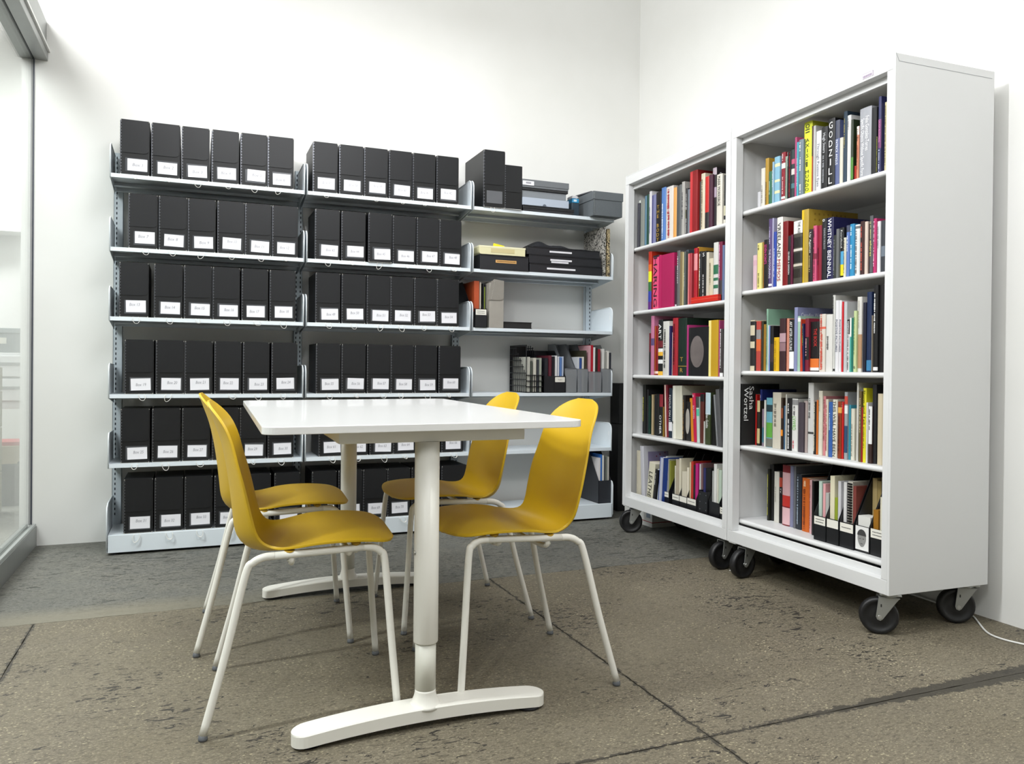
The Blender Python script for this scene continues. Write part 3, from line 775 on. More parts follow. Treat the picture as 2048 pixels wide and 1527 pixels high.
b = file_holder('black magazine file with a rounded white label, fourth shelf', (2.284, 0.004, zt), 0.140, 0.25, 0.098, 0.25, FB, cut=0.2)
MB().box(0.066, -0.0007, 0.0, 0.068, -0.0001, 0.097).build('seam', mat('0e0e10', 0.5), b)
lb = MB().prism(rrect(0.072, 0.062, 0.136, 0.092, 0.004, 3), 'y', -0.0012, -0.0003).build('label', mat('e6e4da', 0.5), b)
t = MB(); put_text(t, 'Posters', 0.092, 0.073, 0.118, 0.080, -0.0016); t.build('print', mat('3a3a3e', 0.6), lb)
for q, (x, hx, h2, w3) in enumerate(((0.008, '22242a', 0.20, 0.020), (0.034, '5c2430', 0.215, 0.018), (0.056, '1c1c22', 0.21, 0.016), (0.076, 'd8d8d8', 0.215, 0.012), (0.092, 'c8ccd4', 0.21, 0.010), (0.106, '5a7cb4', 0.205, 0.012), (0.122, 'b8c4d8', 0.21, 0.008))):
    paper_item('magazine', ('black', 'wine red', 'ink black', 'white', 'light grey', 'blue', 'icy blue')[q]+' magazine in the black file with the rounded label', (2.284+x, 0.012, zt+0.003), w3, 0.20, h2, hx)
WM = mesh_screen_mat(); RIM = mat('6e7278', 0.4, 0.6)
def wire_file(label, x, w2, hf, hb=0.29, y=0.006):
    b = thing('wire_mesh_file', label, 'magazine file', (x, y, zt))
    d2 = 0.25
    side = [(0, 0.0), (0, hf), (0.03, hf+0.006), (0.15, hb), (d2, hb), (d2, 0.0)]
    m = MB()
    for xx in (0.001, w2-0.001): m.prism(side, 'x', xx-0.0004, xx+0.0004)
    m.box(0.001, 0.0006, 0, w2-0.001, 0.0014, hf).box(0.001, d2-0.0014, 0, w2-0.001, d2-0.0006, hb).box(0.001, 0.0, 0.0, w2-0.001, d2, 0.001)
    m.build('mesh_panel', WM, b)
    m = MB()
    for xx in (0.0012, w2-0.0012):
        m.tube([(xx, 0, 0.001), (xx, 0, hf), (xx, 0.03, hf+0.006), (xx, 0.15, hb), (xx, d2, hb), (xx, d2, 0.001)], 0.0012, 6)
    m.tube([(0.001, 0, hf), (w2-0.001, 0, hf)], 0.0014, 6).tube([(0.001, 0, 0.0015), (w2-0.001, 0, 0.0015)], 0.0014, 6).tube([(0.001, d2, hb), (w2-0.001, d2, hb)], 0.0014, 6)
    m.build('wire_rim', RIM, b)
    return b
for x, w2, hf, nm in ((2.427, 0.074, 0.142, 'grey wire mesh magazine file, first from the left on the fourth shelf'), (2.503, 0.072, 0.141, 'grey wire mesh magazine file, second from the left on the fourth shelf'),
                      (2.578, 0.090, 0.125, 'grey wire mesh magazine file, third from the left on the fourth shelf'), (2.671, 0.072, 0.142, 'grey wire mesh magazine file at the right end of the fourth shelf')):
    wire_file(nm, x, w2, hf)
MG = [(2.432, 0.060, 0.128, '8c8c88', 'stack of grey papers in the first wire mesh file'), (2.509, 0.012, 0.21, 'c8ccd2', 'light grey magazine in the second wire mesh file'), (2.523, 0.014, 0.205, '2c4a8c', 'blue magazine in the second wire mesh file'),
      (2.540, 0.012, 0.212, 'd8d4c8', 'ivory magazine in the second wire mesh file'), (2.555, 0.014, 0.25, '3c3a2c', 'dark olive picture book in the second wire mesh file'),
      (2.584, 0.014, 0.28, 'c898a0', 'dusty pink book in the third wire mesh file'), (2.600, 0.014, 0.283, 'b01c2c', 'red book in the third wire mesh file'), (2.616, 0.012, 0.27, 'e0e0e0', 'white book in the third wire mesh file'),
      (2.631, 0.014, 0.265, '2c2824', 'black book in the third wire mesh file'), (2.647, 0.016, 0.26, '8c2430', 'thin dark red book in the third wire mesh file'),
      (2.677, 0.014, 0.262, 'd8d8d4', 'white magazine in the right end wire mesh file'), (2.694, 0.012, 0.245, '9a9a94', 'grey magazine in the right end wire mesh file'), (2.709, 0.014, 0.25, 'e0dcd4', 'bone magazine in the right end wire mesh file'), (2.726, 0.012, 0.24, '2a2c34', 'black magazine in the right end wire mesh file')]
for x, w3, h2, hx, nm in MG: paper_item('magazine', nm, (x, 0.016, zt+0.0015), w3, 0.20, h2, hx)
# base shelf
zt = BASEZ+0.0006
b = file_holder('black magazine file with grey sides at the right end of the base shelf', (2.652, 0.0, zt), 0.086, 0.262, 0.137, 0.31, mat('2b2d33', 0.45), cut=0.1)
for q, (x, hx, h2, w3, nm) in enumerate(((0.006, 'e0dcdc', 0.27, 0.012, 'white folded leaflet'), (0.020, '2c6cc0', 0.29, 0.008, 'bright blue magazine'), (0.030, 'dcdcd8', 0.285, 0.012, 'white magazine'), (0.044, '4a4c50', 0.27, 0.008, 'grey black magazine'), (0.054, '7a8078', 0.28, 0.010, 'stone green magazine'), (0.067, 'c8c4bc', 0.275, 0.010, 'beige magazine'))):
    paper_item('magazine', nm+' in the black file on the base shelf of the right bay', (2.652+x, 0.012, zt+0.003), w3, 0.21, h2, hx)

# black panels leaning between shelving and bookcase
for q, (z0, z1, x0, nm) in enumerate(((0.0, 0.555, 2.895, 'lower black board standing in the gap between the shelving and the far bookcase'), (0.556, 0.815, 2.900, 'upper black board in the gap between the shelving and the far bookcase'))):
    o = MB().box(x0, 0.19, z0, 3.05, 0.30, z1).build('black_case', mat('0f1012', 0.5), bevel=0.004); tag(o, nm, 'board')
BOOKS = [
 (('near', 'top shelf, near bookcase', 1.6105), [
  (1.0523, 0.0203, 0.068, 0.058, 'c9c9cd', 'low white pamphlet', ()),
  (1.0763, 0.0246, 0.164, 0.056, 'dad6cc', 'ivory paperback', [('~', '8a8680', 0.45, 0.9)]),
  (1.098, 0.022, 0.202, 0.06, 'b08a2c', 'mustard brown book', [('~', '5a4210', 0.5, 0.95)]),
  (1.1258, 0.0217, 0.139, 0.056, '2f6b50', 'small green book', [('~', '9bc0aa', 0.3, 0.7)]),
  (1.1497, 0.011, 0.175, 0.055, '8fb3c9', 'sky blue booklet', [('~', 'e6f0f4', 0.2, 0.6)]),
  (1.1548, 0.0327, 0.193, 0.06, '86b6cc', 'light blue patterned book', [('#', 'd8cfa0', 0.15, 0.22), ('#', 'd8cfa0', 0.5, 0.55), ('#', 'd8cfa0', 0.74, 0.8)]),
  (1.1787, 0.0076, 0.194, 0.069, 'e4e2dc', 'narrow white book', ()),
  (1.1896, 0.0245, 0.204, 0.067, '8c1f2c', 'maroon book with white band', [('#', 'd9cfcc', 0.22, 0.33), ('~', 'd8b8b8', 0.03, 0.18), ('~', 'd8a8a8', 0.5, 0.85), ('#', 'd9cfcc', 0.9, 0.95)]),
  (1.2159, 0.0116, 0.182, 0.066, '93a897', 'mottled sage booklet', [('~', '3f4a42', 0.1, 0.95)]),
  (1.2381, 0.0073, 0.193, 0.058, '17181a', 'slim black book', [('~', 'cfcfcf', 0.0, 0.3)]),
  (1.2406, 0.0135, 0.195, 0.063, '191a1c', 'black book lettered in red', [('~', 'c8313a', 0.02, 0.95), ('~', 'c8313a', 0.05, 0.95)]),
  (1.26, 0.0185, 0.197, 0.058, '2c3a3c', 'dark book with bright blotches', [('#', 'b04a6a', 0.2, 0.3), ('#', 'c9c2bd', 0.4, 0.52), ('#', '3a6c74', 0.7, 0.8)]),
  (1.2819, 0.0107, 0.242, 0.057, 'b34a78', 'rose pink book', ()),
  (1.2943, 0.0106, 0.219, 0.056, '45a6b8', 'thin turquoise book', [('~', 'd5eef2', 0.3, 0.8)]),
  (1.3034, 0.026, 0.225, 0.057, '6f7f8b', 'slate book with white letters', [('~', 'e8e8e8', 0.05, 0.2), ('~', 'e8e8e8', 0.32, 0.55), ('~', 'e8e8e8', 0.8, 0.95)]),
  (1.3181, 0.0456, 0.29, 0.069, 'dfe53a', 'bright yellow AXIS MUNDO book', [('AXIS', '1d1f10', 'u', 0.22, 0.5), ('MUNDO', '1d1f10', 'u', 0.66, 0.96), ('o', '1d1f10', 'u', 0.03, 0.09), ('=', '1d1f10', 'u', 0.1, 0.15), ('~', '3a3d18', 0.52, 0.6)]),
  (1.366, 0.0057, 0.265, 0.067, 'b34a2a', 'thin flame orange book', [('#', '1b1512', 0.0, 0.45)]),
  (1.3726, 0.0139, 0.263, 0.067, 'b9b9b7', 'pale grey book', ()),
  (1.3876, 0.0265, 0.236, 0.067, 'e2e3e6', 'white Positive Eyes book', [('Through Positive Eyes', '6e7280', 'r', 0.2, 0.92)]),
  (1.4265, 0.0323, 0.239, 0.057, '141517', 'thick black book', [('Hugh Steers', 'c9ccd0', 'r', 0.1, 0.42), ('~', '8a8d92', 0.46, 0.9)]),
  (1.4586, 0.0353, 0.261, 0.059, '101113', 'black GODZILL spine book', [('GODZILL', 'f2f2f2', 'u', 0.03, 0.97)]),
  (1.4904, 0.0222, 0.248, 0.064, '5a6490', 'slate blue book', [('#', '3a3f52', 0.0, 0.28), ('PATRICK ANGUS', 'e8ecf6', 'r', 0.3, 0.68)]),
  (1.5122, 0.0162, 0.177, 0.066, 'd9d4c4', 'short cream book', ()),
  (1.5277, 0.0186, 0.271, 0.068, '2c3f50', 'tall dark teal book', [('~', '8b8352', 0.1, 0.5)]),
  (1.5468, 0.018, 0.251, 0.068, 'd8d8d6', 'tall white book', [('~', '888888', 0.05, 0.2)]),
  (1.5785, 0.0114, 0.225, 0.055, '1a2a14', 'black and green book', [('#', '3f7a1c', 0.62, 0.98)]),
  (1.5819, 0.0135, 0.053, 0.064, 'b5271f', 'short scarlet booklet', ()),
  (1.596, 0.0112, 0.196, 0.065, 'cf8a6c', 'salmon book', [('#', 'e0d8cf', 0.0, 0.16), ('The Be', '3a2a2a', 'r', 0.04, 0.3), ('~', '9a4030', 0.35, 0.8)]),
  (1.6111, 0.0541, 0.253, 0.062, 'a3a5ab', 'very thick grey book', [('Felix Gonzalez-Torres', 'f4f4f6', 'r2', 0.13, 0.62), ('Specific Objects Without Specific Form', 'f4f4f6', 'r1', 0.15, 0.97)]),
  (1.671, 0.0226, 0.239, 0.057, '16171a', 'very thick black volume', ()),
  (1.6898, 0.0078, 0.132, 0.062, '1a1b1a', 'black book lettered in yellow', [('~', 'd6dc3c', 0.02, 0.95), ('~', 'd6dc3c', 0.0, 0.95)]),
  (1.7039, 0.0128, 0.269, 0.055, '2b2d5e', 'tall navy book', [('#', '6a2e66', 0.3, 0.68), ('LAUGH BLOOMING', 'e58ac0', 'r', 0.31, 0.6), ('~', 'cfd2ee', 0.7, 0.98)]),
  (1.7054, 0.0108, 0.267, 0.069, '28415f', 'tall steel blue book', ()),
  (1.7184, 0.0149, 0.246, 0.068, 'd8cfa6', 'tall cream book', [('~', '7a7050', 0.05, 0.9)]),
 ]),
 (('near', 'second shelf, near bookcase', 1.257), [
  (1.0205, 0.0253, 0.152, 0.063, 'dcbcc4', 'pale pink booklet', [('#', 'c6a0ac', 0.15, 0.3)]),
  (1.0523, 0.0301, 0.2, 0.059, 'e6dc86', 'pastel yellow book', [('~', '4a4630', 0.05, 0.15), ('~', '7a7440', 0.65, 0.95)]),
  (1.0709, 0.012, 0.202, 0.069, 'e88f2c', 'orange paperback', ()),
  (1.0906, 0.0279, 0.209, 0.063, '1c191b', 'black book lettered in pink', [('SEVEN POINTS', 'd0408a', 'r', 0.1, 0.5)]),
  (1.1145, 0.0224, 0.295, 0.068, '5b4a78', 'purple PHOTOGRAPHS book', [('THE PHOTOGRAPHS', 'd9d2e8', 'r', 0.44, 0.86), ('~', 'b8aed0', 0.12, 0.36), ('#', 'eeeef4', 0.94, 0.97)]),
  (1.1381, 0.0095, 0.295, 0.068, 'a9a6c4', 'lavender booklet', ()),
  (1.1547, 0.016, 0.233, 0.062, '2e4aa8', 'royal blue book', [('~', 'c9d4f0', 0.3, 0.8)]),
  (1.1739, 0.0349, 0.289, 0.061, 'e9e6df', 'white VREELAND MEMOS book', [('VREELAND', '15181c', 'r', 0.08, 0.58), ('MEMOS', '9a1c28', 'r', 0.61, 0.92)]),
  (1.2068, 0.0313, 0.267, 0.064, '7c0f14', 'wide dark red book', ()),
  (1.2427, 0.0156, 0.202, 0.061, '171517', 'black QUEER & DESIGN book', [('QUEER & DESIGN', 'f0f0f0', 'r', 0.32, 0.78)]),
  (1.2643, 0.0122, 0.204, 0.057, '5c1033', 'thin burgundy book', ()),
  (1.2757, 0.0493, 0.255, 0.059, '4a463e', 'black white picture magazine', [('#', 'd9d9d6', 0.0, 0.2), ('THE AGE', '1a1a1a', 'r2', 0.02, 0.2), ('#', '17130f', 0.26, 0.42), ('#', 'c8c2b8', 0.44, 0.48), ('#', '17130f', 0.5, 0.66), ('#', 'c0b8aa', 0.68, 0.72), ('#', '221c14', 0.76, 0.9)]),
  (1.3172, 0.0346, 0.295, 0.067, 'b99c3c', 'tall mustard yellow book', [('|', 'd9b41c', 0.0, 0.35)]),
  (1.3669, 0.0206, 0.208, 0.055, '2a2024', 'brown book titled Up Against', [('Up Against', 'f2efe6', 'r', 0.06, 0.45), ('~', 'a89868', 0.5, 0.8)]),
  (1.391, 0.0186, 0.218, 0.055, 'd2557c', 'coral pink book', [('~', '3a1520', 0.05, 0.5), ('#', '7a1c34', 0.5, 0.6), ('~', '3a1520', 0.6, 0.95)]),
  (1.4012, 0.0258, 0.217, 0.064, '8c1832', 'crimson ribboned book', [('~', '4a0c1c', 0.4, 0.7)]),
  (1.4342, 0.024, 0.238, 0.058, '1b1c22', 'black book with tiny title', [('PLEASURE IN THE BLOOD', 'a9abb0', 'r2', 0.16, 0.5), ('o', 'f0f0f0', 'u', 0.01, 0.05)]),
  (1.4547, 0.0343, 0.238, 0.063, '20204c', 'navy WHITNEY BIENNIAL book', [('WHITNEY BIENNIAL', 'f6f6fa', 'r', 0.02, 0.97)]),
  (1.4913, 0.0135, 0.166, 0.062, '2e3230', 'dark grey green book', [('~', '8a8f8c', 0.1, 0.9)]),
  (1.5077, 0.0141, 0.187, 0.059, '6a6c6c', 'mid grey book', ()),
  (1.5122, 0.0216, 0.191, 0.07, '17191a', 'black Fairyland book', [('Fairyland', 'f2f2f2', 'r', 0.05, 0.4), ('#', '4fa3cf', 0.47, 0.73), ('#', 'e8d81e', 0.73, 0.95)]),
  (1.5477, 0.011, 0.148, 0.057, 'e4dfc8', 'short ivory book', [('~', '2a2a2a', 0.05, 0.9)]),
  (1.556, 0.016, 0.192, 0.061, '5f7fbf', 'periwinkle book', [('#', '3a3f55', 0.0, 0.13), ('~', 'dfe6f8', 0.2, 0.5)]),
  (1.5765, 0.0212, 0.193, 0.057, '2f8fbf', 'cyan blue book', [('~', 'd9f0fa', 0.05, 0.2), ('~', 'd9f0fa', 0.4, 0.85)]),
  (1.5927, 0.025, 0.188, 0.064, 'e3e3e1', 'wide white book', [('~', '6a6a6a', 0.12, 0.95), ('#', '6a6a6a', 0.03, 0.08)]),
  (1.6249, 0.0186, 0.195, 0.058, '3c1c1c', 'dark brown red book', [('~', 'c44a3c', 0.1, 0.3), ('~', 'd05a4a', 0.4, 0.9)]),
  (1.6434, 0.0151, 0.191, 0.06, 'dcc8bc', 'blush cream book', ()),
  (1.6531, 0.0062, 0.182, 0.066, '5a3030', 'thin brown book', ()),
  (1.6667, 0.0156, 0.208, 0.059, '58595c', 'grey whores title book', [('whores', 'e8e07a', 'r', 0.42, 0.7), ('~', 'c9c48a', 0.1, 0.4)]),
  (1.6793, 0.0144, 0.196, 0.063, 'c0306c', 'magenta book', [('~', 'f4c0d8', 0.05, 0.85)]),
  (1.692, 0.0156, 0.184, 0.068, 'e4e4e8', 'tall white paperback', [('~', '8a9098', 0.1, 0.5)]),
  (1.7205, 0.0185, 0.181, 0.056, '3c3f45', 'charcoal grey book', [('#', '6a7480', 0.5, 0.7)]),
 ]),
 (('near', 'third shelf, near bookcase', 0.9035), [
  (1.0065, 0.0314, 0.222, 0.063, 'd8cdb0', 'torn cream black spine book', [('#', '1a1a1a', 0.02, 0.1), ('#', '1a1a1a', 0.3, 0.42), ('#', '1a1a1a', 0.55, 0.9)]),
  (1.0383, 0.0345, 0.216, 0.065, 'b8433a', 'red orange spine book', [('#', '8a8a8a', 0.17, 0.36), ('#', 'd06030', 0.36, 0.6), ('|', '151515', 0.0, 0.3)]),
  (1.0643, 0.0184, 0.216, 0.073, '2f3020', 'dark olive book', [('~', '9a8a4a', 0.1, 0.9)]),
  (1.087, 0.0161, 0.201, 0.071, 'a07828', 'ochre book', ()),
  (1.1118, 0.0107, 0.265, 0.065, '8fb8a0', 'tall mint slim book', [('~', '3a5a48', 0.1, 0.9)]),
  (1.1214, 0.0061, 0.196, 0.066, 'e6e6e2', 'thin white pamphlet', ()),
  (1.1327, 0.0247, 0.192, 0.063, '1c1a1c', 'black book with blue stripe', [('|', '6a84b8', 0.0, 0.3), ('#', '3a2a2c', 0.4, 0.8)]),
  (1.1539, 0.0334, 0.142, 0.068, 'e8b81c', 'short sunny yellow book', [('~', 'b08810', 0.1, 0.95)]),
  (1.1982, 0.0359, 0.219, 0.06, '3a1c22', 'dark wine picture book', [('#', 'b09098', 0.28, 0.45), ('#', '8a6a70', 0.46, 0.62)]),
  (1.2243, 0.0197, 0.218, 0.07, 'd89078', 'salmon patterned book', [('~', '7a2c20', 0.05, 0.95), ('~', 'b05040', 0.0, 0.9)]),
  (1.2415, 0.0265, 0.213, 0.073, '161618', 'black book lettered in white', [('ART AFTER CULTURE', 'f2f2f2', 'r', 0.04, 0.6), ('#', 'e8e8e8', 0.62, 0.95)]),
  (1.2693, 0.0195, 0.261, 0.074, '8c92ba', 'tall lilac blue book', ()),
  (1.2941, 0.0161, 0.224, 0.07, 'a6c8b4', 'pale mint book', [('#', 'e8e8e0', 0.03, 0.1)]),
  (1.3082, 0.0137, 0.211, 0.073, 'd0452a', 'leaning tangerine red book', ()),
  (1.34, 0.009, 0.191, 0.058, '1c2450', 'narrow navy book', [('~', 'b8d83c', 0.05, 0.45)]),
  (1.3456, 0.0201, 0.211, 0.062, '7c2034', 'crimson and black book', [('#', '1a1214', 0.35, 0.78), ('~', 'e0a0a8', 0.38, 0.7)]),
  (1.3558, 0.0525, 0.197, 0.073, '191314', 'thick black red title book', [('THE BOOK', 'c8302c', 'r2', 0.14, 0.5), ('#', 'e6e2dc', 0.78, 0.98), ('#', 'd8702c', 0.74, 0.92)]),
  (1.4151, 0.0323, 0.224, 0.069, 'e0d8cc', 'thick cream scribbled book', [('~', 'd05a48', 0.1, 0.3), ('#', 'd86a54', 0.22, 0.26), ('~', 'd05a48', 0.35, 0.95), ('~', 'd05a48', 0.0, 0.95)]),
  (1.4559, 0.0331, 0.22, 0.063, 'e3e2dd', 'thick plain white book', [('~', '5a5a5a', 0.38, 0.62)]),
  (1.4818, 0.0136, 0.293, 0.071, 'dcdcd6', 'tall off white book', [('~', '1a1a1a', 0.02, 0.7), ('#', '1a1a1a', 0.96, 0.99)]),
  (1.5022, 0.0174, 0.271, 0.065, 'e9e9ec', 'white POSITIVE PICTURES book', [('POSITIVE PICTURES', '1c2450', 'r', 0.27, 0.72)]),
  (1.5183, 0.0128, 0.27, 0.068, 'e9e9ec', 'second POSITIVE PICTURES book', [('POSITIVE PICTURES', '1c2450', 'r', 0.27, 0.72)]),
  (1.5408, 0.0079, 0.263, 0.06, 'd8202c', 'scarlet red book', ()),
  (1.5517, 0.0153, 0.262, 0.058, 'c9cacd', 'tall light grey book', ()),
  (1.5643, 0.0136, 0.195, 0.062, 'e2e2e2', 'black white TOMMASO book', [('#', '141414', 0.0, 0.28), ('TOMMASO', 'f4f4f4', 'r', 0.03, 0.27), ('~', '1a1a1a', 0.3, 0.95)]),
  (1.5839, 0.0074, 0.2, 0.056, '4fb0a4', 'teal booklet', [('#', 'e6e6e2', 0.0, 0.35)]),
  (1.5972, 0.0145, 0.225, 0.06, 'c8d8a0', 'pale green book', [('~', '7a9a50', 0.1, 0.7), ('o', '1a1a1a', 'u', 0.9, 0.95)]),
  (1.6038, 0.0223, 0.276, 0.069, 'e2e0da', 'white book with tan picture', [('#', 'b08a68', 0.5, 0.95), ('~', 'b8b4a8', 0.05, 0.4)]),
  (1.6428, 0.0144, 0.252, 0.058, '14162c', 'midnight blue book', ()),
  (1.6637, 0.0225, 0.288, 0.053, '1a2c50', 'tall marine blue book', [('#', '3a7ca8', 0.85, 0.98)]),
  (1.6879, 0.0047, 0.203, 0.053, '8a8070', 'thin taupe booklet', ()),
  (1.6925, 0.0197, 0.31, 0.055, '121214', 'very tall black book', [('~', 'e8e8e8', 0.1, 0.55), ('#', 'e8e8e8', 0.94, 0.98)]),
  (1.7042, 0.0261, 0.31, 0.065, '0f0f10', 'second very tall black book', ()),
 ]),
 (('near', 'fourth shelf, near bookcase', 0.5735), [
  (0.9125, 0.0693, 0.272, 0.116, '1c1c1e', 'large black Sasha Wortzel booklet', [('Sasha', 'f0f0f0', 'r2', 0.04, 0.42), ('Wortzel', 'f0f0f0', 'r1', 0.06, 0.6)]),
  (0.988, 0.0087, 0.226, 0.112, 'b8201c', 'thin red book', ()),
  (1.0034, 0.0172, 0.199, 0.108, '2a2620', 'black and straw book', [('#', 'c8b88a', 0.0, 0.25), ('#', 'c0b080', 0.62, 0.95)]),
  (1.0051, 0.014, 0.248, 0.122, '1c2870', 'ultramarine book', [('~', 'c0c8e8', 0.1, 0.7)]),
  (1.0331, 0.0117, 0.163, 0.112, '8a7a8c', 'mixed grey picture booklet', [('#', '3a6a78', 0.5, 0.9)]),
  (1.0508, 0.0106, 0.203, 0.108, 'dcdad2', 'thin white card', ()),
  (1.0671, 0.0373, 0.214, 0.105, '6aa8b8', 'blue and green landscape book', [('#', '5a9a3c', 0.5, 0.8), ('#', '6a6a60', 0.82, 0.99), ('#', '1a3038', 0.14, 0.28)]),
  (1.1092, 0.053, 0.239, 0.103, 'cfc8b8', 'thick bone coloured book', [('~', '7a7468', 0.2, 0.6)]),
  (1.1645, 0.0114, 0.218, 0.102, '3a2a20', 'dark orange tagged book', [('#', 'e08a2c', 0.62, 0.74), ('#', '8a4a2c', 0.2, 0.4)]),
  (1.168, 0.0147, 0.184, 0.11, '4a6a88', 'grey blue waved book', [('~', 'b8d0e0', 0.05, 0.8)]),
  (1.1945, 0.0068, 0.233, 0.101, 'd8d6ce', 'thin off white book', ()),
  (1.2052, 0.0265, 0.218, 0.099, '161618', 'black book with white notes', [('~', 'e8e8e8', 0.1, 0.3), ('~', 'e8e8e8', 0.4, 0.95)]),
  (1.2264, 0.0355, 0.217, 0.104, 'e4e4e0', 'white green lettered book', [('LVWRD', '6ab83c', 'r', 0.34, 0.6), ('#', '8a8a8a', 0.02, 0.12), ('~', '5a5a5a', 0.14, 0.3), ('~', 'c84a5a', 0.8, 0.95)]),
  (1.2707, 0.031, 0.203, 0.099, '463e46', 'wide dark mauve book', ()),
  (1.2915, 0.021, 0.21, 0.109, 'b8a8a4', 'ashy pink book', ()),
  (1.3307, 0.0304, 0.285, 0.094, 'd6d6d4', 'tall light thick book', [('~', '5a5a5a', 0.22, 0.5), ('#', '3a3a3a', 0.69, 0.72)]),
  (1.3571, 0.0154, 0.21, 0.099, '1c1a16', 'black speckled text book', [('~', 'e0d8c0', 0.05, 0.95), ('~', 'e0d8c0', 0.0, 0.9)]),
  (1.3705, 0.0083, 0.217, 0.102, 'e0782c', 'vivid orange booklet', ()),
  (1.3866, 0.0208, 0.254, 0.096, 'e2ddcc', 'tall ivory book', [('~', 'b0a890', 0.1, 0.3)]),
  (1.4013, 0.0163, 0.234, 0.104, 'd88a90', 'pink KEITH HARING book', [('KEITH HARING 1978-1982', '7a1c2c', 'r', 0.06, 0.75)]),
  (1.4286, 0.0127, 0.223, 0.094, 'e0d8c4', 'cream red lettered book', [('~', 'b8283c', 0.1, 0.9), ('~', 'b8283c', 0.45, 0.9)]),
  (1.4474, 0.0192, 0.213, 0.09, '3a64ae', 'clear blue book', [('~', 'a8c0e8', 0.2, 0.5)]),
  (1.4662, 0.0243, 0.223, 0.091, 'e8e4d4', 'black lettered HAVE BEEN book', [('THIS WILL HAVE BEEN', '121212', 'r', 0.02, 0.98)]),
  (1.5003, 0.0186, 0.217, 0.084, '8c3c1c', 'rust brown book', [('#', 'd8a04c', 0.1, 0.2), ('~', '3a1a10', 0.25, 0.9)]),
  (1.5145, 0.0108, 0.217, 0.089, 'd01c1c', 'bright red book', [('~', 'f0c0c0', 0.02, 0.1)]),
  (1.5309, 0.0155, 0.254, 0.086, 'a0a4a8', 'grey and red book', [('#', 'c04a3c', 0.06, 0.18), ('#', 'e4e4e4', 0.2, 0.32), ('#', '2a4a6a', 0.5, 0.9)]),
  (1.5381, 0.0154, 0.206, 0.095, '3f98b0', 'ocean teal book', [('~', 'd8eef2', 0.3, 0.7)]),
  (1.5566, 0.0179, 0.193, 0.093, 'e0ddcc', 'short bone white book', [('~', '8a8a80', 0.3, 0.9)]),
  (1.5911, 0.0091, 0.291, 0.086, 'dddbd2', 'tall thin white book', ()),
  (1.6099, 0.0113, 0.26, 0.078, '6a5a38', 'brown gold photo book', [('NO SAFE PURSUIT', 'd8c89a', 'r', 0.1, 0.6)]),
  (1.6191, 0.0061, 0.201, 0.081, 'b01c2c', 'narrow cherry red book', ()),
  (1.6265, 0.0153, 0.272, 0.08, 'e8e02c', 'yellow Show and Tell book', [('Show and Tell', '1a1a10', 'r', 0.03, 0.5), ('~', '8a8418', 0.52, 0.8)]),
  (1.644, 0.0078, 0.22, 0.078, 'e0dedc', 'thin pale book', ()),
  (1.6535, 0.0161, 0.207, 0.078, '3a2420', 'white topped photo book', [('#', 'e8e8e8', 0.0, 0.66), ('~', '2a2a2a', 0.05, 0.4)]),
  (1.6615, 0.0192, 0.285, 0.087, '26262a', 'tall charcoal book', ()),
  (1.6973, 0.0241, 0.254, 0.074, 'ddd0b4', 'thick beige end book', ()),
 ]),
 (('near', 'bottom shelf, near bookcase', 0.246), [
  (1.0342, 0.0144, 0.225, 0.143, '1a1c14', 'black book with yellow print', [('~', 'c8c83c', 0.1, 0.9)]),
  (1.0347, 0.0251, 0.247, 0.155, '1c1c1e', 'spiral bound black book', [('~', 'e0e0e0', 0.15, 0.7)]),
  (1.0726, 0.0316, 0.22, 0.147, 'dedcd2', 'white book with narrow text', [('~', 'a8a69c', 0.3, 0.6)]),
  (1.102, 0.0184, 0.225, 0.15, '181416', 'black book titled TV', [('TV', 'f4f4f4', 'r2', 0.32, 0.5), ('#', 'a83c28', 0.12, 0.3)]),
  (1.1351, 0.0462, 0.257, 0.138, '7c1c24', 'red and pink poster book', [('#', 'c8a0a4', 0.12, 0.5), ('#', 'b82c24', 0.5, 0.68), ('#', 'd8b0b4', 0.7, 0.98)]),
  (1.1792, 0.021, 0.257, 0.141, '8486a4', 'tall grey lavender book', ()),
  (1.2087, 0.013, 0.26, 0.135, '6a6c74', 'tall thin grey book', ()),
  (1.2234, 0.0301, 0.23, 0.135, '2c323c', 'dark slate lettered book', [('~', '9aa8b8', 0.05, 0.9)]),
  (1.2618, 0.042, 0.219, 0.131, 'd0661c', 'thick orange book', [('~', '7a3410', 0.2, 0.95), ('~', 'f0c8a0', 0.05, 0.15)]),
  (1.316, 0.0129, 0.219, 0.122, 'e0b4b8', 'thin light pink book', [('~', 'a05a68', 0.1, 0.9)]),
  (1.3388, 0.0117, 0.218, 0.113, '1c1c1c', 'thin black booklet', ()),
 ]),
 (('far', 'top shelf, far bookcase', 1.582), [
  (0.036, 0.0184, 0.248, 0.057, '3c3c46', 'narrow dark grey book', ()),
  (0.0378, 0.0533, 0.264, 0.068, '8a8e88', 'grey glossy book', [('|', 'd4d8d0', 0.0, 0.3)]),
  (0.096, 0.0179, 0.277, 0.068, '5a8098', 'thin steel blue magazine', ()),
  (0.1146, 0.0233, 0.281, 0.069, '1e4a38', 'dark green book', ()),
  (0.1561, 0.0229, 0.288, 0.059, 'dad8dc', 'white blue lettered book', [('~', '3a4a7a', 0.3, 0.8)]),
  (0.1746, 0.0385, 0.264, 0.065, '7a7ca4', 'lavender grey book', [('|', '3c3c70', 0.0, 0.4)]),
  (0.212, 0.0494, 0.271, 0.067, '1a1418', 'black book gold text rows', [('THE BODY', 'b8943c', 'u', 0.25, 0.98)]),
  (0.2693, 0.0419, 0.283, 0.064, '5a84c4', 'blue photo book', [('~', 'd8e4f4', 0.3, 0.95)]),
